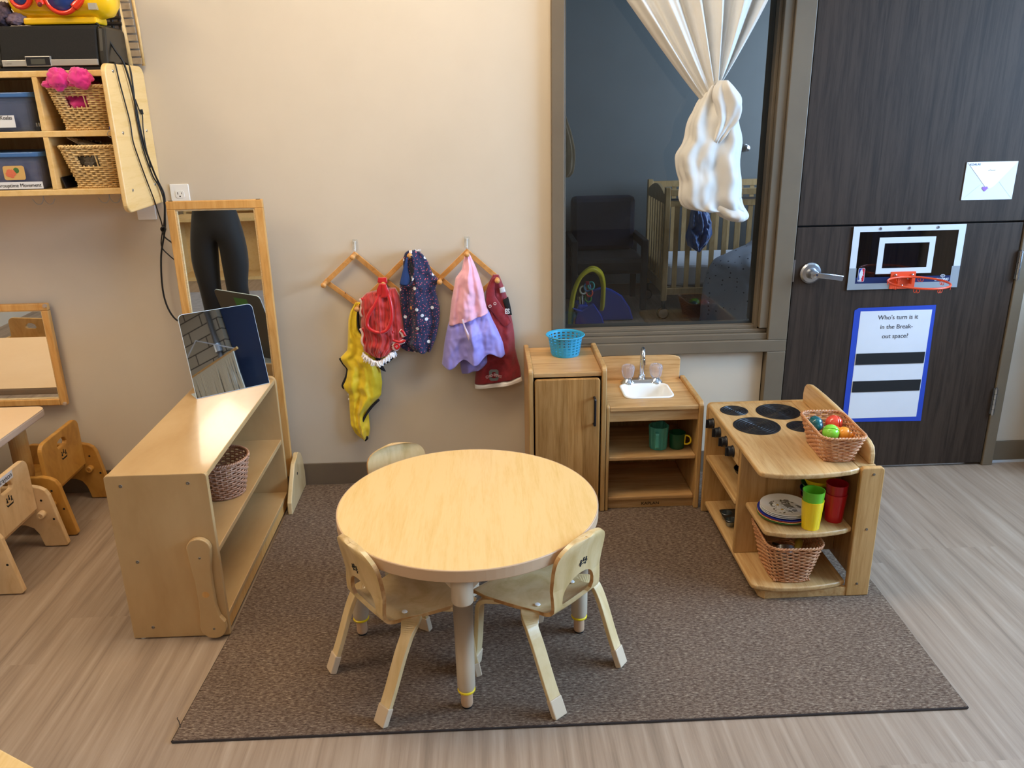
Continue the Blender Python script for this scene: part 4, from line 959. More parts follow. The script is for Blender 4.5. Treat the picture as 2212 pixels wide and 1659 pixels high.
# toddler chairs
def toddler(nm, lab, y0, y1, m, m2, bx=-1.69, name_tag=None, rotfix=0):
    t = thing('toddler_chair', lab, 'chair', (-1.80, (y0+y1)/2, 0))
    prof = [(-1.605, .012), (-1.640, .215), (-1.652, .236), (-1.672, .248), (-1.700, .254), (-1.74, .252), (-1.86, .252), (-1.90, .254), (-1.928, .248), (-1.948, .236), (-1.960, .215), (-1.995, .012), (-1.985, .003), (-1.905, .003), (-1.893, .055), (-1.878, .080), (-1.85, .093), (-1.80, .095), (-1.75, .093), (-1.722, .080), (-1.707, .055), (-1.695, .003), (-1.615, .003)]
    for y in (y0, y1-.02):
        p = obj('side_panel', prism(NB(), prof, 'y', y, y+.02), m, t, bev=.004)
        for x, z in ((-1.672, .196), (-1.640, .118)):
            obj('bolt', lathe(NB(), [(0, 0), (.0045, 0), (.004, .001), (0, .001)], (x, y, z), 12, RX), M['blackm'], p)
    obj('seat', B(((-1.93, y0+.02, .150), (-1.70, y1-.02, .168))), m, t, bev=.003)
    for y, s in ((y0, -1), (y1-.02, -1)):
        obj('dowel_end', lathe(NB(), [(0, 0), (.014, 0), (.014, .020), (.011, .024), (.005, .024), (.004, .020), (0, .020)], (-1.676, y, .142), 20, RX), m, t)
    # backrest leans back, between panels
    H0, H1 = .165, .372; yy0, yy1 = y0+.022, y1-.022
    out = rrect(yy0, H0, yy1, H1, .035, 6, (0, 0, 1, 1))
    bk = prism(NB(), out, 'x', bx-.018, bx)
    yc_ = (yy0+yy1)/2
    slot = [(yc_-.038, .318), (yc_-.030, .308), (yc_+.030, .308), (yc_+.038, .318), (yc_+.030, .334), (yc_+.012, .341), (yc_-.012, .341), (yc_-.030, .334)]
    bk = boolean_cut(bk, prism(NB(), slot, 'x', bx-.05, bx+.05))
    b_ = obj('backrest', bk, m2, t, bev=.003)
    mk = NB()
    for dy, dz in ((-.014, .002), (0, .008), (.014, 0)):
        prism(mk, [(yc_+dy+.0035*cos(2*pi*i/7), .284+dz+.0035*sin(2*pi*i/7)) for i in range(7)], 'x', bx+.0001, bx+.0006)
        prism(mk, [(yc_+dy-.002, .281+dz), (yc_+dy-.006, .270+dz), (yc_+dy+.005, .268+dz), (yc_+dy+.002, .281+dz)], 'x', bx+.0001, bx+.0006)
    prism(mk, [(yc_-.024, .268), (yc_-.018, .256), (yc_+.018, .256), (yc_+.024, .270), (yc_+.018, .262), (yc_-.016, .262)], 'x', bx+.0001, bx+.0006)
    obj('printed_mark', mk, M['blackm'], b_)
    if name_tag:
        y_c = yc_-.002
        l_ = obj('name_label', B(((bx+.0002, y_c-.052, .342), (bx+.0008, y_c+.052, .370))), M['paper'], b_, label='white name label')
        text(name_tag, .027, M['blackm'], b_, (bx+.001, y_c, .3485), ((0, 1, 0), (0, 0, 1)))
    return t
toddler('a', 'pale wooden toddler chair with a name label, nearer of the two at the corner table', -.80, -.455, M['todd_l'], M['todd_l'], name_tag='Grayson')
toddler('b', 'honey brown wooden toddler chair nearest the wall at the corner table', -.395, -.050, M['todd_d'], M['todd_d'])
toddler_c = toddler('c', 'tan wooden toddler chair in front of the corner table, seen in the wall mirror', -.395, -.050, M['todd_m'], M['todd_m'])
toddler_c.location = (-2.78, -1.62, 0); toddler_c.rotation_euler = (0, 0, radians(-78))

# ------------------------------------------------------------------ outlets
def plate_outlet(x, z, lab, socket=True):
    t = thing('wall_outlet', lab, 'outlet', (x, -.003, z))
    obj('cover_plate', prism(NB(), rrect(x-.036, z-.058, x+.036, z+.058, .004, 3), 'y', -.006, -.0005), M['white'], t, bev=.002)
    if socket:
        for dz in (-.020, .020):
            f = obj('socket', prism(NB(), rrect(x-.0165, z+dz-.0145, x+.0165, z+dz+.0145, .009, 4), 'y', -.0075, -.006), M['white'], t)
            s = NB(); box(s, (x-.0085, -.0079, z+dz-.001), (x-.006, -.0075, z+dz+.008)); s2 = obj('slot', s, M['blackm'], f)
            s = NB(); box(s, (x+.006, -.0079, z+dz-.000), (x+.008, -.0075, z+dz+.007)); obj('slot', s, M['blackm'], f)
            obj('ground_hole', lathe(NB(), [(0, 0), (.003, 0), (.003, .0004), (0, .0004)], (x, -.0075, z+dz-.008), 12, RX), M['blackm'], f)
    return t
plate_outlet(-1.163, 1.232, 'white double wall outlet above the tall standing mirror')
plate_outlet(-1.302, 1.215, 'plain white cover plate under the wall cabinet side', False)

# ================================================================== PEG RACK AND DRESS-UP CLOTHES
t = thing('peg_rack', 'expanding wooden accordion peg rack hung on the wall between mirror and window', 'coat rack', (-.29, -.02, .9))
xs = [-.632, -.510, -.398, -.288, -.176, -.065, .052]
zt_, zm, zb = 1.004, .897, .797
def slat(p, q, y):
    bm = NB(); a, b = Vector((p[0], y, p[1])), Vector((q[0], y, q[1])); d = (b-a).normalized(); strip(bm, [a-d*.010, b+d*.010], (d.z, 0, -d.x), .0195, .007); return bm
segs = [((xs[0], zm), (xs[1], zt_), 0), ((xs[0], zm), (xs[1], zb), 1), ((xs[1], zt_), (xs[3], zb), 1), ((xs[1], zb), (xs[3], zt_), 0), ((xs[3], zt_), (xs[5], zb), 1), ((xs[3], zb), (xs[5], zt_), 0), ((xs[5], zt_), (xs[6], zm), 1), ((xs[5], zb), (xs[6], zm), 0)]
for p, q, k in segs: obj('slat', slat(p, q, -.022 if k == 0 else -.0145), M['rail'], t, bev=.0015)
for x, z in ((xs[0], zm), (xs[1], zt_), (xs[2], zm), (xs[3], zt_), (xs[4], zm), (xs[5], zt_), (xs[6], zm), (xs[1], zb), (xs[3], zb), (xs[5], zb)):
    obj('peg', lathe(NB(), [(0, 0), (.0075, 0), (.0068, .02), (.0078, .047), (.0105, .052), (.0108, .060), (.008, .066), (0, .068)], (x, -.022, z), 18, RX), M['rail'], t, smooth=True)
for x, z in ((-.398+.045, .85), (-.176+.045, .85), (-.59+.03, .85)):
    obj('slot_hole', lathe(NB(), [(0, 0), (.0022, 0), (.002, .0003), (0, .0003)], (x, -.0258 if False else -.0181, z), 10, RX), M['blackm'], t)
for x, lab in ((-.508, 'clear adhesive wall hook over the left peak of the peg rack'), (-.064, 'clear adhesive wall hook over the right peak of the peg rack')):
    h = thing('adhesive_hook', lab, 'wall hook', (x, -.002, 1.03), 0, 'clear hooks holding the peg rack')
    obj('backing', prism(NB(), rrect(x-.011, 1.018, x+.011, 1.062, .004, 3), 'y', -.0025, -.0004), mat('clear_tape', '#dcd6c8', .2, alpha=.35), h)
    hk = NB(); tube(hk, smoothpath([(x, -.004, 1.050), (x, -.008, 1.040), (x, -.010, 1.026), (x, -.016, 1.017), (x, -.024, 1.018), (x, -.028, 1.026)], 4), .003, 8); tube(hk, [(x-.005, -.004, 1.052), (x+.005, -.004, 1.052)], .003, 8)
    obj('hook', hk, M['clear'] if False else mat('smoky_clear', '#e4e4e0', .15, alpha=.45) if x < -.3 else bpy.data.materials['smoky_clear'], h, smooth=True)

def resamp(P, n):
    P = [Vector((p[0], 0, p[1])) for p in P]; d = [0]
    for a, b in zip(P[:-1], P[1:]): d.append(d[-1]+(b-a).length)
    out = []; j = 0
    for i in range(n):
        s = d[-1]*i/(n-1)
        while j < len(d)-2 and d[j+1] < s: j += 1
        u = (s-d[j])/max(1e-9, d[j+1]-d[j]); out.append(P[j].lerp(P[j+1], min(1, u)))
    return out
def cloth(Lp, Rp, y0=-.03, depth=.03, folds=((3, .008, 0, 0),), n=70, nu=56, wr=.004, seed=0, hem=0, slant=0, edge=.004):
    """garment hanging near the wall: front sheet with folds, thin back sheet, closed all round"""
    Ls, Rs = resamp(Lp, n), resamp(Rp, n); bm = NB(); fr, bk = [], []
    for i in range(n):
        t_ = i/(n-1); a, b = Ls[i], Rs[i]; f, k = [], []; W_ = (b-a).length
        for j in range(nu+1):
            u = j/nu; p = a.lerp(b, u)
            y = -depth*(sin(pi*u)**.55)*(.45+.55*min(1, t_*2.5))*min(1, W_/.10+.25)
            for fq, am, ph, dr in folds: y += am*cos(2*pi*(fq*u+ph+dr*t_))*min(1, .25+t_*1.3)*(sin(pi*u)**.5)
            y += wr*2.2*noise.noise(Vector((p.x*22+seed, p.z*14, seed*3.1)))*(sin(pi*u)**.3) + wr*noise.noise(Vector((p.x*60+seed, p.z*38, seed)))*(sin(pi*u)**.3)
            z = p.z + (hem*cos(2*pi*(folds[0][0]*u+folds[0][2]))*max(0, (t_-.8)/.2) if hem else 0)
            f.append(bm.verts.new((p.x, y0-edge/2+min(y, -.0005), z))); k.append(bm.verts.new((p.x, y0+edge/2, z)))
        fr.append(f); bk.append(k)
    for i in range(n-1):
        for j in range(nu):
            bm.faces.new((fr[i][j], fr[i][j+1], fr[i+1][j+1], fr[i+1][j])); bm.faces.new((bk[i][j], bk[i+1][j], bk[i+1][j+1], bk[i][j+1]))
        bm.faces.new((fr[i][0], fr[i+1][0], bk[i+1][0], bk[i][0])); bm.faces.new((fr[i][nu], bk[i][nu], bk[i+1][nu], fr[i+1][nu]))
    for j in range(nu):
        bm.faces.new((fr[0][j], bk[0][j], bk[0][j+1], fr[0][j+1])); bm.faces.new((fr[-1][j], fr[-1][j+1], bk[-1][j+1], bk[-1][j]))
    return bm
def trimtube(P, y, r): return tube(NB(), smoothpath([(p[0], y if len(p) < 3 else p[2], p[1]) for p in P], 4), r, 8)
def fabric(name, c1, c2, scale=60, rough=.85, sheen=.3, bs=.15): return mottled(name, c1, c2, scale, rough, bs=bs, sheen=sheen)
# yellow vest
yel = fabric('yellow_nylon', '#e2c015', '#ebcb22', 40, .5)
t = thing('yellow_vest', 'long yellow dress-up vest with black piping hanging from the lowest left peg', 'dress-up vest', (-.51, -.03, .5))
yL = [(-.522, .812), (-.545, .775), (-.556, .74), (-.561, .700), (-.566, .645), (-.571, .612), (-.603, .580), (-.592, .555), (-.576, .533), (-.585, .495), (-.602, .462), (-.597, .445), (-.581, .424), (-.582, .380), (-.583, .336), (-.584, .289), (-.568, .247), (-.545, .226), (-.532, .214)]
yR = [(-.497, .812), (-.505, .790), (-.511, .764), (-.514, .73), (-.512, .699), (-.492, .676), (-.470, .640), (-.452, .591), (-.441, .520), (-.438, .470), (-.446, .414), (-.470, .385), (-.495, .360), (-.506, .346), (-.504, .304), (-.503, .263), (-.508, .235), (-.518, .220), (-.528, .212)]
obj('body', cloth(yL, yR, -.024, .030, ((1.5, .010, .2, .4), (3.2, .004, 0, -.5)), 90, 48, .006, 1), yel, t, smooth=True)
blk = mat('black_piping', '#14121a', .8)
obj('piping', trimtube([(-.505, .800), (-.512, .765), (-.514, .73), (-.510, .699), (-.494, .682), (-.480, .678)], -.046, .0052), blk, t, smooth=True)
obj('piping', trimtube([(-.603, .580), (-.590, .555), (-.576, .533), (-.583, .500), (-.601, .462), (-.596, .447)], -.029, .0058), blk, t, smooth=True)
obj('piping', trimtube([(-.455, .395, -.032), (-.487, .366, -.038), (-.515, .330, -.045), (-.535, .290, -.045), (-.538, .262, -.042), (-.522, .235, -.038), (-.518, .222, -.034), (-.528, .212, -.030)], -.04, .0052), blk, t, smooth=True)
flp = [(-.438, .602), (-.430, .560), (-.436, .535)]; flr = [(-.392, .622), (-.385, .590), (-.408, .560), (-.428, .548)]
obj('flap', cloth(flp, flr, -.020, .008, ((1, .003, 0, 0),), 14, 10, .002, 4), yel, t, smooth=True)
obj('piping', trimtube([(-.388, .618), (-.383, .598), (-.392, .572), (-.412, .556), (-.432, .548)], -.026, .0052), blk, t, smooth=True)
obj('strap', cloth([(-.458, .590), (-.446, .540), (-.436, .528)], [(-.440, .590), (-.428, .545), (-.417, .520)], -.040, .004, ((1, .001, 0, 0),), 12, 6, .001, 2), blk, t)
for z in (.42, .40): obj('snap', lathe(NB(), [(0, 0), (.005, 0), (.004, .002), (0, .002)], (-.580, -.030, z), 12, RX), M['white'], t)
# red tutu dress
t = thing('red_tutu_dress', 'puffy red tulle dress-up dress with white fur hem over the yellow vest', 'dress-up dress', (-.42, -.05, .75))
def tulle_mat():
    m = mat('red_tulle', '#c41812', .6, sheen=.5); tc = nd(m, 'ShaderNodeTexCoord'); mp = nd(m, 'ShaderNodeMapping'); mp.inputs['Scale'].default_value = (170, 30, 14); lk(m, tc, 'Object', mp, 0)
    n = nd(m, 'ShaderNodeTexNoise', i_Scale=1, i_Detail=5); lk(m, mp, 0, n, 'Vector'); r = ramp(m, [(.35, '#8f0b0b'), (.55, '#b8150e'), (.75, '#d42a18')]); lk(m, n, 0, r, 0); lk(m, r, 0, bsdf(m), 'Base Color'); bump(m, n, 0, .5, .004); return m
M['tulle'] = tulle_mat()
rL = [(-.440, .862), (-.470, .855), (-.490, .838), (-.497, .810), (-.494, .775), (-.502, .735), (-.503, .700), (-.492, .672), (-.500, .640), (-.500, .620), (-.47, .600), (-.435, .592)]
rR = [(-.380, .872), (-.355, .872), (-.340, .840), (-.334, .800), (-.333, .770), (-.330, .726), (-.327, .690), (-.333, .660), (-.350, .636), (-.372, .622), (-.398, .602), (-.425, .592)]
obj('skirt', cloth(rL, rR, -.050, .050, ((5, .004, 0, .15), (13, .0015, .2, 0)), 80, 90, .008, 5, edge=.02), M['tulle'], t, smooth=True)
sat = mat('red_satin', '#c20d14', .3, sheen=.3)
obj('neck_band', trimtube([(-.412, .885, -.078), (-.418, .85, -.088), (-.440, .81, -.100), (-.462, .775, -.106), (-.470, .745, -.108), (-.460, .722, -.112), (-.430, .708, -.114), (-.400, .712, -.114), (-.380, .735, -.112), (-.370, .770, -.106), (-.372, .82, -.098), (-.382, .86, -.088), (-.396, .888, -.078)], -.09, .0075), sat, t, smooth=True)
bwm = NB()
for L_, R_2, y in (([(-.416, .922), (-.420, .905), (-.408, .895)], [(-.384, .922), (-.380, .900), (-.394, .893)], -.080), ([(-.412, .900), (-.424, .875), (-.426, .852)], [(-.398, .900), (-.400, .872), (-.404, .848)], -.088), ([(-.402, .900), (-.402, .868), (-.408, .842)], [(-.386, .900), (-.376, .868), (-.380, .846)], -.092)):
    c_ = cloth(L_, R_2, y, .006, ((1, .002, 0, 0),), 10, 8, .001, 3); me_ = bpy.data.meshes.new('w'); c_.to_mesh(me_); bwm.from_mesh(me_); bpy.data.meshes.remove(me_)
obj('bow', bwm, sat, t, smooth=True)
ruf = mat('pink_white_ruffle', '#efd2cf', .7)
for P in ([(-.492, .838), (-.486, .812), (-.495, .782), (-.490, .765)], [(-.500, .715), (-.492, .690), (-.498, .660), (-.490, .640)], [(-.376, .702), (-.385, .685), (-.378, .664), (-.350, .655), (-.330, .662)], [(-.345, .705), (-.335, .695), (-.330, .680)], [(-.375, .640), (-.366, .628), (-.356, .640), (-.366, .650), (-.376, .640)]):
    obj('ruffle', trimtube([(a, b, -.085 if a > -.45 else -.068) for a, b in P], -.08, .009), ruf, t, smooth=True)
    obj('ruffle_edge', trimtube([(a+.006, b+.004, -.092 if a > -.45 else -.076) for a, b in P], -.08, .0055), sat, t, smooth=True)
fur = NB(); random.seed(5)
for i in range(230):
    u = i/229; x = -.500+.130*u; z = .612 - .030*sin(pi*min(1, u*1.15)) - .006; dx, dz = random.uniform(-.010, .010), random.uniform(-.016, -.003); y = -.074-.028*sin(pi*u)+random.uniform(-.010, .010)
    tube(fur, [(x, y, z+.008), (x+dx, y-.004, z+dz)], [.0035, .0012], 4)
obj('fur_hem', fur, mat('white_fur', '#f4efee', .9), t)
# navy vest
def navy_mat():
    m = mat('navy_quilted_cotton', '#161e46', .8, sheen=.2); tc = nd(m, 'ShaderNodeTexCoord')
    def dots(scale, rad, col, base, off):
        mp = nd(m, 'ShaderNodeMapping'); mp.inputs['Scale'].default_value = (scale, 1, scale); mp.inputs['Location'].default_value = (off, 0, off*.7); lk(m, tc, 'Object', mp, 0)
        sp = nd(m, 'ShaderNodeSeparateXYZ'); lk(m, mp, 0, sp, 0); fl = nd(m, 'ShaderNodeCombineXYZ'); lk(m, sp, 0, fl, 0); lk(m, sp, 2, fl, 1)
        v = nd(m, 'ShaderNodeTexVoronoi', voronoi_dimensions='2D'); v.inputs['Scale'].default_value = 1; v.inputs['Randomness'].default_value = .85; lk(m, fl, 0, v, 'Vector')
        l = nd(m, 'ShaderNodeMath', operation='LESS_THAN'); lk(m, v, 'Distance', l, 0); l.inputs[1].default_value = rad
        mx = nd(m, 'ShaderNodeMix', data_type='RGBA'); lk(m, l, 0, mx, 0); mx.inputs[7].default_value = lin(col)
        if isinstance(base, str): mx.inputs[6].default_value = lin(base)
        else: m.node_tree.links.new(base.outputs[2], mx.inputs[6])
        return mx
    a = dots(80, .14, '#c8566a', '#161e46', .3); b = dots(16, .105, '#dfe2ea', a, 1.7)
    m.node_tree.links.new(b.outputs[2], bsdf(m).inputs['Base Color'])
    n = nd(m, 'ShaderNodeTexNoise', i_Scale=70, i_Detail=2); lk(m, tc, 'Object', n, 'Vector'); bump(m, n, 0, .6, .006); return m
M['navy'] = navy_mat()
t = thing('navy_floral_vest', 'navy quilted vest with small white flowers on the middle peg of the rack', 'dress-up vest', (-.26, -.05, .8))
nL = [(-.296, 1.020), (-.308, 1.012), (-.317, .990), (-.318, .970), (-.318, .945), (-.325, .915), (-.334, .893), (-.340, .850), (-.340, .800), (-.339, .781), (-.336, .726), (-.333, .680), (-.340, .650), (-.356, .632), (-.330, .612), (-.283, .606)]
nR = [(-.268, 1.022), (-.250, 1.014), (-.236, 1.001), (-.220, .975), (-.212, .950), (-.203, .927), (-.181, .903), (-.190, .880), (-.197, .863), (-.190, .835), (-.183, .800), (-.181, .766), (-.186, .730), (-.193, .700), (-.203, .660), (-.228, .606)]
obj('body', cloth(nL, nR, -.050, .040, ((1.8, .012, .55, .1), (3.5, .004, 0, .3)), 90, 60, .006, 9), M['navy'], t, smooth=True)
obj('lining', cloth([(-.300, 1.000), (-.312, .965), (-.332, .900), (-.325, .893)], [(-.296, 1.000), (-.296, .950), (-.290, .905), (-.295, .892)], -.098, .003, ((1, .001, 0, 0),), 20, 8, .001, 2), mat('blue_lining', '#1d3b74', .7), t, smooth=True)
obj('neck_binding', trimtube([(-.302, .955, -.092), (-.300, .99, -.088), (-.288, 1.004, -.085), (-.272, .995, -.090), (-.270, .96, -.098), (-.276, .925, -.104), (-.290, .895, -.103), (-.312, .888, -.096), (-.332, .893, -.080)], -.09, .0035), M['navy'], t, smooth=True)
obj('opening', cloth([(-.288, .985), (-.288, .955), (-.284, .935)], [(-.284, .985), (-.278, .955), (-.280, .935)], -.102, .001, ((1, 0, 0, 0),), 6, 4, 0, 1), M['blackm'], t)
th_ = NB(); random.seed(9)
for i in range(16): tube(th_, [(-.262, -.07, 1.018), (-.262+random.uniform(-.006, .022), -.07+random.uniform(-.01, .01), 1.018+random.uniform(.002, .012))], .0012, 4)
obj('loose_threads', th_, mat('white_thread', '#d9dbe4', .8), t)
# pink and purple dress
t = thing('pink_purple_dress', 'pink and lavender dress-up dress hanging from the right peak of the rack', 'dress-up dress', (-.06, -.06, .8))
kL = [(-.072, 1.006), (-.080, .975), (-.088, .940), (-.113, .909), (-.121, .872), (-.132, .825), (-.142, .760), (-.148, .716)]
kR = [(-.056, 1.006), (-.044, .980), (-.031, .949), (-.019, .911), (-.006, .865), (.001, .815), (.008, .785), (.014, .765)]
pk = fabric('pink_cotton', '#e9a9bd', '#efb4c6', 30, .8); pu = fabric('lavender_satin', '#8a80cc', '#988ed8', 20, .5)
pL = [(-.148, .728), (-.158, .695), (-.170, .640), (-.179, .585), (-.184, .545)]
pR = [(.013, .775), (.033, .727), (.052, .688), (.069, .643), (.079, .600)]
obj('skirt', cloth(pL, pR, -.056, .056, ((2.5, .014, .15, .05), (4.2, .005, .3, 0)), 60, 80, .005, 12, hem=.014), pu, t, smooth=True)
obj('bodice', cloth(kL, kR, -.058, .050, ((2.2, .008, .3, .2), (4, .003, .1, 0)), 70, 56, .005, 14), pk, t, smooth=True)
obj('back_panel', cloth([(-.110, .560), (-.108, .525), (-.104, .502)], [(.030, .590), (.020, .555), (-.010, .528)], -.040, .022, ((2, .006, 0, 0),), 20, 30, .003, 13), pu, t, smooth=True)
obj('sash', cloth([(-.094, .752), (-.086, .720), (-.078, .690), (-.068, .662), (-.060, .650)], [(-.088, .755), (-.080, .722), (-.066, .690), (-.058, .660), (-.056, .650)], -.118, .004, ((1, .001, 0, 0),), 24, 6, .0015, 8), mat('pale_pink_satin', '#dcc3d6', .4), t, smooth=True)
# crimson outfit
t = thing('crimson_jersey_dress', 'crimson sleeveless jersey dress with white hem on the rightmost peg', 'dress-up dress', (.05, -.05, .7))
cL = [(.036, .912), (.022, .888), (.008, .855), (.003, .830), (.004, .790), (.008, .740), (.005, .680), (-.005, .600), (-.020, .550), (-.045, .515), (-.050, .480), (-.053, .452)]
cR = [(.058, .912), (.068, .890), (.078, .862), (.094, .807), (.106, .741), (.113, .700), (.116, .675), (.118, .640), (.120, .602), (.128, .560), (.137, .525), (.143, .480)]
cm = fabric('crimson_mesh', '#7e0c1c', '#8c1222', 90, .7)
obj('body', cloth(cL, cR, -.030, .034, ((1.6, .006, .2, .1), (3, .003, 0, .2)), 80, 50, .004, 20), cm, t, smooth=True)
obj('hem', cloth([(-.053, .456), (-.052, .432)], [(.143, .484), (.147, .458)], -.030, .036, ((1.6, .006, .3, .1),), 8, 50, .001, 20), mat('white_jersey', '#e8e3df', .8), t, smooth=True)
obj('stripe', cloth([(.060, .862), (.062, .842)], [(.079, .868), (.084, .847)], -.058, .006, ((1, 0, 0, 0),), 6, 10, 0, 1), M['paper'], t, smooth=True)
obj('chest_band', cloth([(.072, .812), (.080, .785), (.092, .752)], [(.094, .826), (.102, .790), (.108, .752)], -.057, .008, ((1, 0, 0, 0),), 10, 12, 0, 1), M['blackm'], t, smooth=True)
text('ES', .028, M['paper'], t, (.089, -.0705, .760), FRONT, bold=.001, sx=.72)
obj('collar', cloth([(.034, .905), (.012, .855), (.004, .812), (.010, .790), (.030, .765), (.058, .725), (.080, .700)], [(.044, .905), (.040, .860), (.042, .830), (.060, .800), (.078, .772), (.095, .745), (.104, .722)], -.062, .007, ((1, .001, 0, 0),), 40, 20, .002, 6), cm, t, smooth=True)
for x, z in ((.020, .793), (.040, .803)):
    c = NB(); pts = [(x+.005*cos(2*pi*i/16), -.074, z+.005*sin(2*pi*i/16)) for i in range(16)]; tube(c, pts, .0011, 6, closed=True); obj('snap', c, mat('pale_ring', '#cfc3c0', .4) if x < .03 else bpy.data.materials['pale_ring'], t)
# block O emblem with arched lettering
def ring(bm, ox, oz, o_, i_, y):
    n = len(o_)
    A_ = [bm.verts.new((ox+a, y, oz+b)) for a, b in o_]; B_ = [bm.verts.new((ox+a, y, oz+b)) for a, b in i_]
    for k in range(n): bm.faces.new((A_[k], A_[(k+1) % n], B_[(k+1) % n], B_[k]))
def octo(w_, h_, c_): return [(-w_+c_, -h_), (w_-c_, -h_), (w_, -h_+c_), (w_, h_-c_), (w_-c_, h_), (-w_+c_, h_), (-w_, h_-c_), (-w_, -h_+c_)]
EX, EZ, EY = .028, .503, -.0775
e = NB(); ring(e, EX, EZ, octo(.0195, .0245, .007), octo(.0085, .0135, .004), EY); em = obj('emblem_ring', e, mat('emblem_grey', '#5b6163', .6), t, rn=False)
for j, ch in enumerate('OHIO STATE'):
    u = (j-4.5)/4.5; hgt = .016 if j in (0, 5, 9) else .0125
    text(ch, hgt, M['paper'], t, (EX+u*.026, EY-.0018, EZ-.004-.008*u*u), ((1, 0, -.25*u), (.25*u, 0, 1)), name='lettering', bold=.0007)
    text(ch, hgt, mat('crimson_ink', '#8f1020', .6) if j == 0 else bpy.data.materials['crimson_ink'], t, (EX+u*.026, EY-.0027, EZ-.004-.008*u*u), ((1, 0, -.25*u), (.25*u, 0, 1)), name='lettering')

# ================================================================== KNOTTED CURTAIN AT THE WINDOW
cw = mottled('white_curtain_cotton', '#cfccc6', '#d6d3cd', 8, .85, sheen=.2)
b_ = bsdf(cw); b_.inputs['Transmission Weight'].default_value = 0
t = thing('knotted_curtain', 'white curtain tied in a knot hanging over the interior window', 'curtain', (.9, -.08, 1.6))
def fan(bm, apex, zt, x0, x1, y0, nf, seed, n=50, nu=150, wid0=.030):
    fr, bk = [], []
    for i in range(n):
        t_ = i/(n-1); z = apex[1]+(zt-apex[1])*t_; a = apex[0]-wid0 + (x0-(apex[0]-wid0))*(t_**.92); b = apex[0]+wid0 + (x1-(apex[0]+wid0))*(t_**.92); f, k = [], []
        zl = z - .055*(1-t_)**2
        for j in range(nu+1):
            u = j/nu; x = a+(b-a)*u; am = .005+.020*min(1, t_*3)
            y = y0 - .012 - .03*(1-t_)*sin(pi*u) + am*(cos(2*pi*nf*u+1.5*noise.noise(Vector((u*3, t_, seed))))+.35*cos(2*pi*nf*2.3*u+2+t_)) 
            zz = z - (.075*(1-u)**1.5)*(1-t_)**2
            f.append(bm.verts.new((x, y, zz))); k.append(bm.verts.new((x, y+.0015, zz)))
        fr.append(f); bk.append(k)
    for i in range(n-1):
        for j in range(nu):
            bm.faces.new((fr[i][j], fr[i][j+1], fr[i+1][j+1], fr[i+1][j])); bm.faces.new((bk[i][j], bk[i+1][j], bk[i+1][j+1], bk[i][j+1]))
        bm.faces.new((fr[i][0], fr[i+1][0], bk[i+1][0], bk[i][0])); bm.faces.new((fr[i][nu], bk[i][nu], bk[i+1][nu], fr[i+1][nu]))
    return bm
CY = -.075
obj('panel', fan(NB(), (.868, 1.620), 2.32, .20, 1.245, CY, 5.5, 3), cw, t, smooth=True)
def lump(bm, rows, y0, dp, seed, folds, wr=.010, nu=72, amp=.010):
    """closed loft of rows (z, xl, xr, depth)"""
    P = [Vector((r[1], r[2], r[0])) for r in rows]; D = [Vector((r[3], 0, 0)) for r in rows]
    S = smoothpath(P, 7); SD = smoothpath(D, 7); rings = []
    for i, (s, d) in enumerate(zip(S, SD)):
        t_ = i/(len(S)-1); cx = (s.x+s.y)/2; hw = (s.y-s.x)/2; hd = d.x; rg = []
        for j in range(nu):
            a = 2*pi*j/nu; ca, sa = cos(a), sin(a)
            k = 1 + .0*sa
            x = cx + hw*ca*(abs(ca)**-.15 if abs(ca) > .01 else 1)*.99; y = y0 - hd*sa if sa > 0 else y0 - hd*.45*sa
            fo = 0
            for fq, am, ph, dr in folds: fo += am*cos(fq*a+ph+dr*t_*6)
            q = Vector((x, y, s.z)); nn = Vector((ca, -sa, 0))
            ns = noise.noise(Vector((x*16+seed, s.z*11+ca, sa*2+seed)))*wr + noise.noise(Vector((x*45, s.z*28, sa*3+seed)))*wr*.35
            ns += .5*wr*(1-2*abs(noise.noise(Vector((x*24+seed*2, s.z*10, 1.3)))))*max(0, sa)
            rg.append(bm.verts.new(q + nn*(fo*min(1, hd/.03)*(.35+.65*abs(sa)) + ns*(.4+.6*abs(sa)))))
        rings.append(rg)
    for a, b in zip(rings[:-1], rings[1:]):
        for j in range(nu): bm.faces.new((a[j], a[(j+1) % nu], b[(j+1) % nu], b[j]))
    bm.faces.new(rings[0]); bm.faces.new(rings[-1][::-1]); return bm
# the tail under the knot: two overlapping gathers
k1 = lump(NB(), [(1.625, .872, .908, .018), (1.59, .838, .940, .035), (1.54, .806, .962, .050), (1.48, .782, .968, .058), (1.42, .772, .984, .062), (1.365, .742, .986, .060), (1.31, .746, .988, .060), (1.26, .762, .998, .060), (1.20, .764, 1.002, .055), (1.165, .790, 1.010, .045), (1.150, .850, 1.020, .030), (1.148, .875, 1.000, .012)], CY-.01, .06, 2, ((5, .012, .4, .25), (11, .005, 1, -.3)), .011, 110)
obj('tail', k1, cw, t, smooth=True)
k2 = lump(NB(), [(1.20, .885, 1.000, .020), (1.165, .890, 1.012, .040), (1.135, .915, 1.034, .046), (1.118, .945, 1.034, .036), (1.108, .975, 1.020, .016)], CY-.012, .05, 6, ((3, .006, 0, .3),), .010, 64)
obj('tail_corner', k2, cw, t, smooth=True)
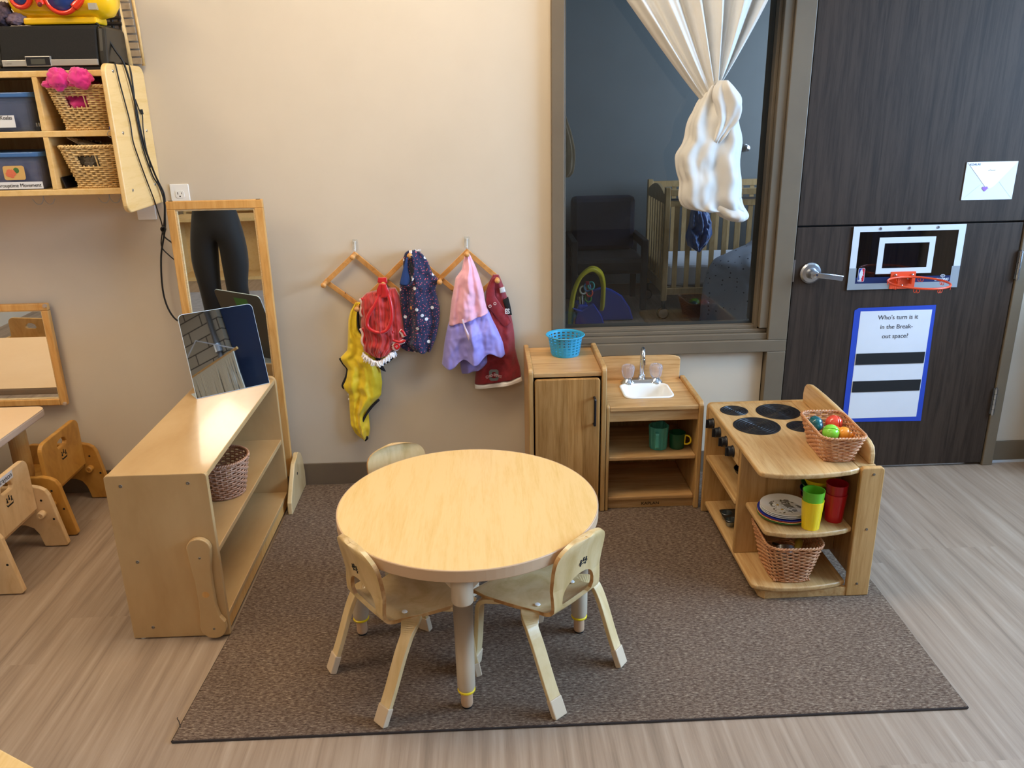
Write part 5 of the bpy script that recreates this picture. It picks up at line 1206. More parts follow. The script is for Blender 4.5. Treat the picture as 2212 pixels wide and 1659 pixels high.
# the wrap of the knot: a folded band crossing the neck
band = lump(NB(), [(1.626, .876, .908, .016), (1.60, .856, .935, .030), (1.57, .852, .960, .036), (1.54, .862, .966, .038), (1.51, .872, .962, .036), (1.48, .876, .948, .034), (1.45, .872, .925, .030), (1.42, .868, .900, .022), (1.405, .870, .888, .010)], CY-.055, .05, 9, ((4, .006, .8, .5), (9, .003, .2, -.4)), .008, 90)
obj('knot_wrap', band, cw, t, smooth=True)
rod = thing('curtain_rod', 'white curtain rod fixed above the interior window', 'curtain rod', (.73, -.09, 2.33))
obj('rod', tube(NB(), [(.15, -.085, 2.335), (1.30, -.085, 2.335)], .012, 14), M['white'], rod, smooth=True)
for x in (.17, 1.28): obj('bracket', B(((x-.01, -.08, 2.32), (x+.01, -.0001, 2.35))), M['white'], rod)

# ================================================================== THINGS ON THE DOOR
DY = -.0285
t = thing('mini_hoop', 'small basketball backboard with orange rim fixed to the lower door leaf', 'basketball hoop', (1.73, DY, .93))
hx0, hx1, hz0, hz1 = 1.482, 1.940, .811, 1.069
def sc(x): return 1.482 + (x-1.498)*(1.940-1.482)/(1.963-1.498)
def sz(z): return .811 + (z-.803)*(1.069-.811)/(1.069-.803)
obj('clear_board', prism(NB(), rrect(hx0, hz0, hx1, hz1, .006, 3), 'y', DY-.006, DY-.002), M['clear'], t)
def flat(pts_list, y, t_=.0006):
    bm = NB()
    for a, b in pts_list: box(bm, (a[0], y-t_, a[1]), (b[0], y, b[1]))
    return bm
w1 = mat('backboard_white', '#cdd3dd', .4); g1 = mat('backboard_grey', '#8f979e', .4); bl1 = mat('reflection_blue', '#1d2b57', .3)
zs = sz(.895); bw_ = .030
obj('white_border', flat([((hx0, zs), (hx0+bw_-.003, hz1)), ((hx1-bw_+.002, zs), (hx1, hz1)), ((hx0+bw_-.003, sz(1.046)), (hx1-bw_+.002, hz1))], DY-.006), w1, t)
obj('grey_border', flat([((hx0, hz0), (hx0+bw_, zs)), ((hx1-bw_-.004, hz0), (hx1, zs)), ((hx0+bw_, hz0), (hx1-bw_-.004, sz(.829)))], DY-.006), g1, t)
obj('blue_reflection', flat([((hx0+bw_, sz(.829)), (hx1-bw_-.004, sz(.855)))], DY-.006), bl1, t)  # blue reflection at the foot of the clear board, painted as a strip
a0, a1, b0, b1_ = sc(1.610), sc(1.844), sz(.868), sz(1.021); wd = .0235
obj('inner_square', flat([((a0, b0), (a0+wd, b1_)), ((a1-wd, b0), (a1, b1_)), ((a0+wd, b1_-wd), (a1-wd, b1_)), ((a0+wd, b0), (a1-wd, b0+wd))], DY-.006), w1, t)
for x in (sc(1.608), sc(1.727), sc(1.846)):
    obj('screw', lathe(NB(), [(0, 0), (.0065, 0), (.0055, .0025), (.002, .0025), (.002, .001), (0, .001)], (x, DY-.0066, sz(1.058)), 16, RX), M['steel'], t)
# basketball logo plate: rounded red and blue plaque with white figure
lx, lz = sc(1.551), sz(.866)
lb = obj('logo_plate', prism(NB(), rrect(lx-.0135, lz-.0285, lx+.0135, lz+.0285, .005, 4), 'y', DY-.0072, DY-.0062), w1, t)
obj('logo_blue', prism(NB(), rrect(lx-.012, lz-.027, lx+.001, lz+.027, .004, 4, (1, 0, 0, 1)), 'y', DY-.0076, DY-.0072), mat('logo_blue', '#1c3f95', .4), lb)
obj('logo_red', prism(NB(), rrect(lx+.001, lz-.027, lx+.012, lz+.027, .004, 4, (0, 1, 1, 0)), 'y', DY-.0076, DY-.0072), mat('logo_red', '#c8202f', .4), lb)
fig = [(-.001, .024), (.003, .022), (.0025, .017), (.006, .012), (.0055, .004), (.0085, -.001), (.0075, -.004), (.003, -.001), (.004, -.008), (.001, -.014), (.0035, -.022), (.0005, -.026), (-.004, -.026), (-.0075, -.010), (-.0095, .002), (-.0085, .008), (-.006, .013), (-.0045, .020)]
obj('logo_figure', prism(NB(), [(lx+a, lz+b) for a, b in fig], 'y', DY-.0080, DY-.0076), w1, lb)
text('NBA', .0075, w1, lb, (lx-.005, DY-.0084, lz-.0245), FRONT, bold=.0003)
text('SPALDING', .0145, w1, t, (sc(1.892), DY-.0072, sz(.834)), FRONT, shear=.25, bold=.0005, sx=.85)
ov = NB(); pts = [(sc(1.895)+.0088*cos(2*pi*i/20), DY-.0075, sz(.854)+.0052*sin(2*pi*i/20)) for i in range(20)]; tube(ov, pts, .0009, 5, closed=True); tube(ov, [pts[0], pts[10]], .0007, 4); tube(ov, [pts[5], pts[15]], .0007, 4)
obj('oval_emblem', ov, w1, t)
# bracket + rim
mb = NB(); bx_, bz0_, bz1_ = sc(1.728), sz(.803), sz(.877); prism(mb, rrect(bx_-.053, bz0_, bx_+.051, bz1_, .004, 3), 'y', DY-.010, DY-.0064)
mbk = obj('mounting_plate', mb, M['orange'], t, bev=.001)
for x, z in ((bx_+.02, bz1_-.028), (bx_-.004, bz0_+.014), (bx_-.035, bz1_-.014), (bx_+.035, bz1_-.014)):
    obj('nut', lathe(NB(), [(0, 0), (.0055, 0), (.0055, .004), (.003, .005), (0, .005)], (x, DY-.010, z), 6, RX), M['chrome'], mbk)
RRX, RRY, RRZ, RR = bx_, DY-.135, bz1_-.020, .112
cage = NB(); box(cage, (bx_-.030, DY-.030, RRZ-.030), (bx_-.027, DY-.010, RRZ+.006)); box(cage, (bx_+.027, DY-.030, RRZ-.030), (bx_+.030, DY-.010, RRZ+.006)); box(cage, (bx_-.030, DY-.030, RRZ-.002), (bx_+.030, DY-.010, RRZ+.001))
obj('rim_bracket', cage, M['orange'], t)
pts = [(RRX+RR*cos(2*pi*i/64), RRY+RR*sin(2*pi*i/64), RRZ) for i in range(64)]
rim = obj('rim', tube(NB(), pts, .0042, 10, closed=True), M['orange'], t, smooth=True)
for i in range(8):
    a = 2*pi*i/8+.25; c_ = Vector((RRX+RR*cos(a), RRY+RR*sin(a), RRZ)); u_ = Vector((-sin(a), cos(a), 0))
    obj('net_hook', tube(NB(), smoothpath([c_-u_*.009, c_-u_*.010+Vector((0, 0, -.012)), c_-u_*.003+Vector((0, 0, -.017)), c_+Vector((0, 0, -.006)), c_+u_*.003+Vector((0, 0, -.017)), c_+u_*.010+Vector((0, 0, -.012)), c_+u_*.009], 3), .0014, 5), M['orange'], rim, smooth=True)
# sign
def dpx(x): return 1.735 + (x-1.735)*.992
t = thing('turn_sign', 'white paper sign with blue tape border and two black strips on the lower door', 'sign', (1.71, DY, .47))
sx0_, sx1_, sz0_, sz1_ = 1.533, 1.876, .222, .736
def skew(bm, y): 
    return bm
obj('blue_tape', prism(NB(), [(sx0_-.003, sz0_+.005), (sx1_+.002, sz0_-.002), (sx1_-.008, sz1_+.001), (sx0_+.010, sz1_-.004), (sx0_-.006, sz1_-.014)], 'y', DY-.0012, DY-.0004), M['bluetape'], t)
obj('paper', B(((sx0_+.020, DY-.0018, sz0_+.020), (sx1_-.022, DY-.0012, sz1_-.018))), M['paper'], t)
for a, b in ((.486, .535), (.363, .412)):
    v_ = obj('black_strip', B(((sx0_+.024, DY-.0042, a), (sx1_-.026, DY-.0018, b))), M['blackm'], t)
ink = mat('sign_ink', '#3c3c44', .7)
for j, ln in enumerate(("Who's turn is it", 'in the Break-', 'out space?')): text(ln, .0265, ink, t, ((1.714, 1.713, 1.712)[j], DY-.0022, .681-.0405*j), FRONT)
# envelope
t = thing('taped_envelope', 'white envelope with a purple heart sticker taped on the upper door', 'envelope', (2.02, DY, 1.23))
ex0, ex1, ez0, ez1 = 1.903, 2.108, 1.163, 1.309
obj('pocket', prism(NB(), [(ex0, ez0), (ex1, ez0-.001), (ex1+.001, ez1), (ex0+.001, ez1)], 'y', DY-.003, DY-.0005), M['paper'], t)
tip = (ex0+.102, 1.207)
obj('flap', prism(NB(), [(ex0+.002, ez1), (ex1, ez1), (tip[0]+.022, tip[1]+.008), (tip[0]+.006, tip[1]-.002), (tip[0]-.012, tip[1]+.004)], 'y', DY-.0042, DY-.0034), M['white'], t, bev=.0003)
sm = NB()
for a, b in (((ex0, ez0), (tip[0]-.03, tip[1]+.018)), ((ex1, ez0), (tip[0]+.04, tip[1]+.024))):
    strip(sm, [(a[0], DY-.0032, a[1]), (b[0], DY-.0032, b[1])], (0, 0, 1), .0012, .0004)
obj('seam', sm, mat('seam_shadow_line', '#c3c7d2', .8), t)
ht = [(0, -.010), (.011, .001), (.010, .008), (.004, .009), (0, .005), (-.004, .009), (-.010, .008), (-.011, .001)]
obj('heart_sticker', prism(NB(), [(tip[0]-.014+a, tip[1]-.002+b) for a, b in ht], 'y', DY-.0050, DY-.0043), mat('purple_sticker', '#8f5fc4', .5), t)
text('KOALAS', .0115, mat('stamp_ink', '#5c6f94', .7), t, (ex0+.034, DY-.0048, ez1-.013), FRONT)
sg = NB(); tube(sg, smoothpath([(ex0+.09, DY-.0046, ez1-.034), (ex0+.098, DY-.0046, ez1-.031), (ex0+.104, DY-.0046, ez1-.033), (ex0+.118, DY-.0046, ez1-.032)], 3), .0007, 4); obj('pen_mark', sg, M['blackm'], t)

# ================================================================== WALL CABINET AND WHAT IS ON IT
CX0, CX1, CF = -2.45, -1.232, -.285
t = thing('wall_cabinet', 'maple cubby cabinet hung on the wall above the wall mirror with a rounded end panel', 'cubby cabinet', (-1.8, -.15, 1.28))
obj('end_panel', prism(NB(), rrect(-.335, 1.222, -.001, 1.714, .035, 6, (1, 0, 1, 1)), 'x', -1.250, CX1), M['maple'], t, bev=.005, seg=3)
obj('end_panel', prism(NB(), rrect(-.335, 1.222, -.001, 1.714, .035, 6, (1, 0, 1, 1)), 'x', CX0-.018, CX0), M['maple'], t, bev=.005)
for z, n in ((1.675, 'top'), (1.481, 'shelf'), (1.285, 'bottom')): obj(n, B(((CX0, CF, z), (-1.250, -.008, z+.020))), M['maple'], t, bev=.002)
obj('back', B(((CX0, -.008, 1.285), (-1.250, -.001, 1.695))), M['honey'], t)
for x, z0, z1 in ((-1.502, 1.501, 1.675), (-1.502, 1.305, 1.481), (-1.90, 1.501, 1.675), (-1.90, 1.305, 1.481)): obj('divider', B(((x, CF, z0), (x+.018, -.008, z1))), M['maple'], t, bev=.002)
MRx = Matrix.Rotation(radians(90), 4, 'Y')
for y, z in ((-.275, 1.690), (-.275, 1.49), (-.272, 1.296), (-.06, 1.49), (-.06, 1.296)):
    obj('screw', lathe(NB(), [(0, 0), (.0055, 0), (.0045, .0025), (0, .003)], (CX1, y, z), 14, MRx), M['steel'], t)
for x in (-1.583, -1.348):
    h = NB()
    for s in (-1, 1): tube(h, smoothpath([(x, -.20, 1.2849), (x+s*.002, -.20, 1.262), (x+s*.014, -.20, 1.247), (x+s*.030, -.20, 1.250), (x+s*.040, -.20, 1.266)], 4), .0016, 6)
    obj('double_hook', h, M['steel'], t)
# light wicker baskets in the cubbies
def cubby(lab, x, y, z):
    tt = basket(lab, M['wick_l'], (x, y), z, .142, bw=.070, bd=.085, tw=.104, td=.115, rc=.04, nst=42, rows=19, hole=(.030, .078, .108), r=.0032, wv=.0030, rim=.0062)
    return tt
b1_ = cubby('pale wicker basket with pink scarves in the upper cubby', -1.366, -.172, 1.5015)
b2_ = cubby('pale wicker basket with craft sticks in the lower cubby', -1.362, -.172, 1.3055)
# pink scarf spilling out
pkm = mat('magenta_chiffon', '#d4127c', .6, sheen=.5); orm = mat('coral_chiffon', '#ef4a4a', .6)
t = thing('chiffon_scarf', 'magenta chiffon scarf puffing out of the upper wicker basket', 'scarf', (-1.37, -.18, 1.6))
def puff(bm, c, r, seed, sq=(1, 1, 1)):
    bmesh.ops.create_icosphere(bm, subdivisions=4, radius=1)
    for v in bm.verts:
        d = v.co.normalized(); k = 1 + .30*noise.noise(d*1.6+Vector((seed, 0, 0))) + .22*(1-2*abs(noise.noise(d*3.2+Vector((0, seed, 0))))) - .1 + .10*noise.noise(d*7)
        v.co = Vector(c) + Vector((d.x*r*sq[0], d.y*r*sq[1], d.z*r*sq[2]))*k
    return bm
obj('bunch', puff(NB(), (-1.37, -.185, 1.605), .070, 3, (1.1, 1.15, .75)), pkm, t, smooth=True)
for c_, r_, s_, q_ in (((-1.405, -.300, 1.668), .034, 8, (1.1, .4, .95)), ((-1.335, -.302, 1.668), .034, 12, (1.2, .4, .95)), ((-1.442, -.297, 1.652), .020, 15, (1.2, .5, .6))):
    obj('fold', puff(NB(), c_, r_, s_, q_), pkm, t, smooth=True)
t2 = thing('coral_scarf', 'coral scarf seen through the hand hole of the upper wicker basket', 'scarf', (-1.36, -.235, 1.59)); obj('bunch', puff(NB(), (-1.355, -.232, 1.594), .024, 5, (1.1, .6, .6)), orm, t2, smooth=True)
t = thing('craft_stick_bag', 'clear bag of craft sticks on top of the lower wicker basket', 'craft supplies', (-1.41, -.2, 1.45))
obj('bag', puff(NB(), (-1.395, -.20, 1.440), .048, 21, (1.1, .9, .55)), M['clear'], t, smooth=True)
for k in range(5): 
    a = Vector((-1.442+.008*k, -.235+.010*k, 1.478-.003*k)); obj('craft_stick', strip(NB(), [a, a+Vector((.060, .012, -.040+.004*k))], (0, 1, .3), .010, .002), mat('stick_wood', '#efe0c4', .6) if k == 0 else bpy.data.materials['stick_wood'], t)
t = thing('basket_fillings', 'jumble of dark and grey pieces inside the lower wicker basket', 'toy pieces', (-1.362, -.17, 1.32)); obj('fill', puff(NB(), (-1.362, -.172, 1.385), .060, 33, (1.05, 1.2, .95)), mat('dark_fill', '#7c7468', .6), t, smooth=False)
t['kind'] = 'stuff'
kr = thing('key_ring', 'small split ring hanging from a blue clip at the cubby edge', 'key ring', (-1.265, -.29, 1.5)); pts = [(-1.268+.011*cos(2*pi*i/20), -.289, 1.487+.011*sin(2*pi*i/20)) for i in range(20)]; obj('ring', tube(NB(), pts, .0011, 6, closed=True), M['steel'], kr); obj('clip', B(((-1.272, -.284, 1.5015), (-1.262, -.262, 1.512))), M['bluetape'], kr)
# storage tubs
lidm = mat('blue_lid', '#4a78b8', .3, alpha=.8)
def tub(nm, lab, x0, x1, z0, h, fill, lid=True, y0=-.270, y1=-.05):
    t = thing('storage_tub', lab, 'storage tub', ((x0+x1)/2, -.16, z0))
    b = NB(); i_ = .012; pr = [rrect(x0+i_, y0+i_, x1-i_, y1-i_, .02, 4), rrect(x0, y0, x1, y1, .025, 4)]
    A_ = [b.verts.new((p[0], p[1], z0)) for p in pr[0]]; C_ = [b.verts.new((p[0], p[1], z0+h)) for p in pr[1]]; n = len(A_)
    b.faces.new(A_[::-1])
    for k in range(n): b.faces.new((A_[k], A_[(k+1) % n], C_[(k+1) % n], C_[k]))
    o = obj('body', b, M['tub'], t); s = o.modifiers.new('s', 'SOLIDIFY'); s.thickness = .002
    obj('lid', prism(NB(), rrect(x0-.004, y0-.004, x1+.004, y1+.004, .028, 5), 'z', z0+h-.004, z0+h+.012), lidm, t, bev=.003)
    obj('contents', B(((x0+.018, y0+.016, z0+.004), (x1-.018, y1-.016, z0+h-.015))), fill, t, bev=.01)
    return t
dk = mottled('dark_contents', '#2a2a40', '#4b4560', 25, .7); pc = mottled('purple_contents', '#5d4a7d', '#8b7f94', 22, .7)
u1 = tub('t', 'clear blue-lidded tub with a handwritten label in the upper left cubby', -1.86, -1.525, 1.5015, .115, dk)
obj('label_card', B(((-1.70, -.2745, 1.515), (-1.590, -.2735, 1.555))), M['paper'], u1, label='white handwritten card')
text('Koalas', .019, M['black'], u1, (-1.618, -.2748, 1.541), FRONT, shear=.15, sx=.8); text('Songs', .022, M['black'], u1, (-1.648, -.2748, 1.522), FRONT, shear=.2, sx=.85, align='RIGHT')
u2 = tub('t', 'clear blue-lidded tub with a printed label in the lower left cubby', -1.86, -1.530, 1.3055, .115, pc)
obj('label_card', B(((-1.78, -.2745, 1.309), (-1.538, -.2735, 1.333))), M['paper'], u2, label='white printed strip')
text('Grouptime Movement', .0175, M['black'], u2, (-1.544, -.2748, 1.3155), FRONT, sx=.96, align='RIGHT')
pic = obj('picture_card', prism(NB(), rrect(-1.665, 1.340, -1.592, 1.388, .008, 4), 'y', -.2745, -.2735), mat('card_tan', '#c9a262', .6), u2)
obj('picture_hand', puff(NB(), (-1.640, -.2748, 1.362), .014, 2, (1.1, .05, 1)), mat('card_coral', '#cf6a4c', .6), pic)
obj('picture_ball', lathe(NB(), [(0, 0), (.010, 0), (0, .0006)], (-1.620, -.2746, 1.372), 20, RX), mat('card_green', '#3d6b35', .6), pic)
t = thing('phone_charger', 'black plug adapter lying at the right end of the upper cubby tub', 'charger', (-1.512, -.28, 1.5)); obj('plug', B(((-1.521, -.282, 1.5015), (-1.506, -.262, 1.517))), M['blackm'], t, bev=.002)
for x in (-1.518, -1.510): obj('prong', B(((x, -.280, 1.517), (x+.002, -.275, 1.529))), M['steel'], t)
t = thing('dark_tablet', 'dark flat case leaning in the lower cubby beside the wicker basket', 'case', (-1.46, -.2, 1.31)); v = NB(); strip(v, [(-1.468, -.20, 1.306), (-1.478, -.20, 1.345)], (0, 1, 0), .12, .006); obj('shell', v, M['black'], t, bev=.002)

# radio on the cabinet
t = thing('tabletop_radio', 'wide black speaker dock with silver strip and small display on the wall cabinet', 'radio', (-1.43, -.18, 1.696))
RX0, RX1, RZ0, RZ1 = -1.602, -1.282, 1.7055, 1.838
f = NB(); out = [(-.262, RZ0), (-.255, RZ0+.05), (-.240, RZ1-.012), (-.232, RZ1), (-.10, RZ1+.004), (-.07, RZ1-.01), (-.07, RZ0)]
prism(f, out, 'x', RX0, RX1); obj('grille', f, mottled('speaker_cloth', '#141210', '#1c1917', 300, .95), t, bev=.004)
f = NB(); prism(f, [(a+.004, min(b, RZ1-.003)) for a, b in out], 'x', RX1, RX1+.030); obj('side_cheek', f, mat('dark_glossy', '#242019', .25), t, bev=.010)
f = NB(); prism(f, [(a+.004, min(b, RZ1-.003)) for a, b in out], 'x', RX0-.030, RX0); obj('side_cheek', f, bpy.data.materials['dark_glossy'], t, bev=.010)
obj('base', B(((RX0-.01, -.262, 1.6955), (RX1+.01, -.075, 1.7055))), M['black'], t)
sm_ = mat('silver_trim', '#b9b4ac', .35, .6)
obj('silver_strip', B(((RX0+.006, -.2685, 1.7105), (RX1+.002, -.2600, 1.730))), sm_, t, bev=.001)
sd = obj('display_bezel', B(((RX0+.085, -.2700, 1.709), (RX0+.168, -.2600, 1.741))), sm_, t, bev=.001)
obj('display_frame', B(((RX0+.087, -.2708, 1.7115), (RX0+.166, -.2700, 1.7385))), M['black'], sd); obj('screen', B(((RX0+.103, -.2714, 1.716), (RX0+.150, -.2708, 1.733))), mat('lcd', '#4b4a42', .2), sd)
text('Lumin', .0085, mat('dim_print', '#8a857c', .5), t, (RX0+.027, -.2687, 1.717), FRONT)
# toy boombox
t = thing('toy_boombox', 'yellow toy boombox with red rimmed blue speakers on top of the black radio', 'toy radio', (-1.40, -.17, 1.842))
BX, BZ, BY = -1.400, 1.935, -.165
f = NB()
prof = [(0, -.175), (.045, -.172), (.068, -.155), (.076, -.12), (.078, 0), (.076, .12), (.068, .155), (.045, .172), (0, .175)]
lathe(f, prof, (BX, BY, BZ), 40, MRx); bmesh.ops.scale(f, vec=(1, .85, 1.0), verts=f.verts, space=Matrix.Translation((-BX, -BY, -BZ)))
yb = mat('toy_yellow', '#f2bd12', .22, coat=.5); rb = mat('toy_red', '#dc3418', .22, coat=.5); bb_ = mat('toy_blue', '#1f3d80', .25, coat=.4)
obj('body', f, yb, t, smooth=True)
obj('foot', B(((BX-.13, BY-.045, 1.843), (BX+.115, BY+.045, 1.866))), yb, t, bev=.006)
for x, w_ in ((BX-.112, .030), (BX+.020, .050)):
    Rr = RX @ Matrix.Rotation(radians(-8), 4, 'Y') if x < BX else RX
    s1 = obj('speaker_rim', lathe(NB(), [(.0, .0), (w_+.010, 0), (w_+.011, .010), (w_+.004, .016), (w_-.002, .014), (w_-.004, .008), (0, .008)], (x, BY-.058, BZ-.006), 40, Rr), rb, t, smooth=True)
    obj('speaker_cone', lathe(NB(), [(0, .0085), (w_-.004, .0125), (w_-.004, .0095), (0, .0055)], (x, BY-.058, BZ-.006), 40, Rr), bb_, s1, smooth=True)
f = NB(); tube(f, smoothpath([(BX+.060, BY-.062, BZ+.03), (BX+.090, BY-.058, BZ+.01), (BX+.080, BY-.060, BZ-.018), (BX+.055, BY-.062, BZ-.042)], 5), .014, 10); obj('red_panel', f, rb, t, smooth=True)
f = NB(); tube(f, smoothpath([(BX-.048, BY-.070, BZ+.02), (BX-.050, BY-.073, BZ-.010), (BX-.046, BY-.070, BZ-.034)], 5), [.010]*5+[.013]*6, 12); mm_ = obj('microphone', f, rb, t, smooth=True)
obj('microphone_hole', lathe(NB(), [(0, 0), (.008, 0), (0, .001)], (BX-.045, BY-.084, BZ-.034), 16, RX), mat('deep_red', '#5a0f0c', .4), mm_)
obj('button', lathe(NB(), [(0, 0), (.008, 0), (.007, .004), (0, .005)], (BX+.118, BY-.060, BZ-.005), 18, RX), bb_, t)
obj('button', lathe(NB(), [(0, 0), (.008, 0), (.007, .004), (0, .005)], (BX+.140, BY-.050, BZ-.005), 18, RX), bb_, t)
obj('silver_sticker', B(((BX+.105, BY-.069, BZ-.050), (BX+.130, BY-.050, BZ-.030))), mat('foil_sticker', '#c9c6bf', .3, .7), t)
# behind: white speaker edge at far left, dark lattice, bamboo piece, plush
t = thing('white_speaker', 'white and green rounded edge of a device left of the black radio', 'speaker', (-1.70, -.2, 1.696)); obj('shell', B(((-1.76, -.235, 1.696), (-1.637, -.10, 1.80))), M['white'], t, bev=.01); obj('green_band', B(((-1.76, -.236, 1.765), (-1.636, -.14, 1.785))), mat('leaf_green', '#7fae3a', .5), t)
t = thing('plush_toy', 'dark purple fuzzy plush toy beside the boombox at the top left corner', 'plush toy', (-1.60, -.17, 1.85)); obj('body', puff(NB(), (-1.615, -.195, 1.880), .048, 41, (1, .8, .8)), mottled('plush_purple', '#352a30', '#5a4852', 90, .95, bs=.6), t, smooth=True); obj('arm', puff(NB(), (-1.560, -.20, 1.862), .026, 43, (1.3, .7, .8)), mottled('plush_grey', '#6b5560', '#84707a', 90, .95), t, smooth=True)
t = thing('wicker_rack', 'dark stained lattice rack standing behind the radio', 'rack', (-1.30, -.05, 1.696)); f = NB()
for x in (-1.400, -1.365, -1.330, -1.300, -1.272): tube(f, [(x, -.046, 1.697), (x, -.042, 2.10)], .006, 6)
for z in (1.72, 1.80, 1.855, 1.875, 1.93, 1.99): tube(f, [(-1.41, -.050, z), (-1.265, -.050, z)], .0065, 6)
obj('lattice', f, mottled('dark_rattan', '#2b2118', '#3d3024', 60, .6), t)
t = thing('bamboo_panel', 'bamboo ladder panel leaning against the wall at the right end of the cabinet top', 'bamboo decoration', (-1.25, -.03, 1.715)); bmat_ = mottled('bamboo', '#c9a163', '#dcb97c', 18, .5)
obj('pole', tube(NB(), [(-1.262, -.040, 1.715), (-1.270, -.036, 1.84), (-1.292, -.030, 2.15)], [.011, .0115, .011], 12), bmat_, t, smooth=True); obj('pole', tube(NB(), [(-1.222, -.016, 1.716), (-1.222, -.016, 1.84), (-1.235, -.014, 2.15)], [.006, .006, .006], 10), bmat_, t, smooth=True)
f = NB()
for k in range(14): z = 1.722+k*.026; x = -1.262-.0*k-.00006*k*k; box(f, (x+.004-.0018*k, -.028, z), (x+.038-.0013*k, -.020, z+.020))
obj('slat_row', f, mottled('grey_bark', '#9a8468', '#ab967a', 40, .8), t)

# cables
t = thing('hanging_cables', 'bundle of thin black cables draped over the cabinet end panel down to the shelf', 'cable', (-1.2, -.05, 1.0))
cabs = [([(-1.30, -.20, 1.850), (-1.275, -.21, 1.832), (-1.243, -.20, 1.760), (-1.226, -.19, 1.722), (-1.222, -.17, 1.660), (-1.222, -.150, 1.575), (-1.223, -.140, 1.50), (-1.222, -.120, 1.42), (-1.222, -.075, 1.34), (-1.222, -.045, 1.30), (-1.214, -.03, 1.25), (-1.224, -.03, 1.17), (-1.232, -.03, 1.12), (-1.262, -.03, 1.02), (-1.276, -.03, .90), (-1.270, -.03, .82), (-1.245, -.03, .765), (-1.205, -.03, .745)], .0036),
        ([(-1.30, -.06, 1.71), (-1.262, -.10, 1.716), (-1.243, -.12, 1.72), (-1.229, -.13, 1.70), (-1.226, -.14, 1.62), (-1.226, -.150, 1.56), (-1.226, -.145, 1.50), (-1.226, -.13, 1.42), (-1.226, -.085, 1.33), (-1.222, -.05, 1.29), (-1.219, -.03, 1.23), (-1.228, -.03, 1.16), (-1.240, -.03, 1.10), (-1.205, -.03, 1.06), (-1.20, -.018, 1.00)], .0030),
        ([(-1.31, -.07, 1.712), (-1.26, -.19, 1.720), (-1.228, -.255, 1.712), (-1.226, -.250, 1.66), (-1.226, -.228, 1.58), (-1.226, -.214, 1.52), (-1.226, -.215, 1.46), (-1.226, -.190, 1.40), (-1.226, -.155, 1.33), (-1.226, -.110, 1.25), (-1.236, -.06, 1.19), (-1.240, -.03, 1.13), (-1.255, -.03, 1.06), (-1.235, -.02, 1.02), (-1.20, -.018, .985)], .0024),
        ([(-1.226, -.135, 1.60), (-1.225, -.115, 1.56), (-1.224, -.098, 1.545), (-1.224, -.110, 1.50), (-1.224, -.112, 1.44), (-1.224, -.100, 1.38), (-1.224, -.096, 1.36)], .0022)]
for P, r in cabs: obj('cable', tube(NB(), smoothpath(P, 6), r, 7), M['cable'], t, smooth=True)
obj('connector', tube(NB(), [(-1.2245, -.100, 1.565), (-1.224, -.098, 1.548)], .0055, 8), M['cable'], t)
kn_ = NB(); tube(kn_, [(-1.236+.008*cos(a), -.035+.004*sin(a*2), 1.122+.010*sin(a)) for a in [2*pi*i/16 for i in range(16)]], .0035, 6, closed=True); obj('cable_knot', kn_, M['cable'], t)

# ================================================================== ROOM BEHIND THE GLASS
gw = wood('crib_maple', ['#a88b5e', '#b89a6c', '#c4a87c'], (6, 6, 1), 4, .4)
t = thing('baby_crib', 'wooden slatted crib on casters behind the interior window', 'crib', (2.0, 2.95, 0))
CXA, CXB, CYA, CYB = 1.30, 2.62, 2.62, 3.30
for x in (CXA, CXB-.04):
    for y in (CYA, CYB-.045): obj('corner_post', B(((x, y, .14), (x+.04, y+.045, .96))), gw, t, bev=.006)
for x in (CXA+.005, CXB-.035):
    pts = [(CYA+.045, .90)] + [(CYA+.045+(CYB-CYA-.09)*i/10, .90+.06*sin(pi*i/10)) for i in range(11)] + [(CYB-.045, .84), (CYA+.045, .84)]
    obj('end_rail', prism(NB(), pts[1:], 'x', x, x+.025), gw, t, bev=.003)
    obj('end_rail', B(((x, CYA+.045, .20), (x+.025, CYB-.045, .28))), gw, t)
    for k in range(6): y = CYA+.12+k*.088; obj('slat', B(((x+.006, y, .28), (x+.018, y+.030, .86))), gw, t)
obj('front_rail', B(((CXA+.04, CYA+.008, .900), (CXB-.04, CYA+.032, .945))), gw, t, bev=.004); obj('front_rail', B(((CXA+.04, CYA+.008, .825), (CXB-.04, CYA+.032, .865))), gw, t)
obj('front_rail', B(((CXA+.04, CYA+.004, .185), (CXB-.04, CYA+.030, .235))), gw, t, bev=.003)
obj('metal_strip', B(((CXA+.04, CYA+.004, .868), (CXB-.04, CYA+.008, .884))), M['steel'], t)
obj('back_rail', B(((CXA+.04, CYB-.035, .900), (CXB-.04, CYB-.010, .945))), gw, t); obj('back_rail', B(((CXA+.04, CYB-.035, .25), (CXB-.04, CYB-.010, .30))), gw, t)
for k in range(14):
    x = CXA+.075+k*.088; obj('slat', B(((x, CYA+.012, .235), (x+.034, CYA+.024, .830))), gw, t); obj('slat', B(((x+.03, CYB-.028, .30), (x+.064, CYB-.018, .90))), gw, t)
obj('mattress_support', B(((CXA+.03, CYA+.035, .22), (CXB-.03, CYB-.045, .245))), M['steel'], t)
for x in (CXA+.02, CXB-.02):
    for y in (CYA+.022, CYB-.022):
        cs = obj('caster', tube(NB(), [(x, y-.012, .045), (x, y+.012, .045)], .045, 24), M['blackm'], t)
        obj('wheel_rim', tube(NB(), [(x, y-.0145, .045), (x, y+.0145, .045)], .034, 20), M['steel'], cs); obj('stem', tube(NB(), [(x, y, .085), (x, y, .145)], .016, 10), M['blackm'], cs)
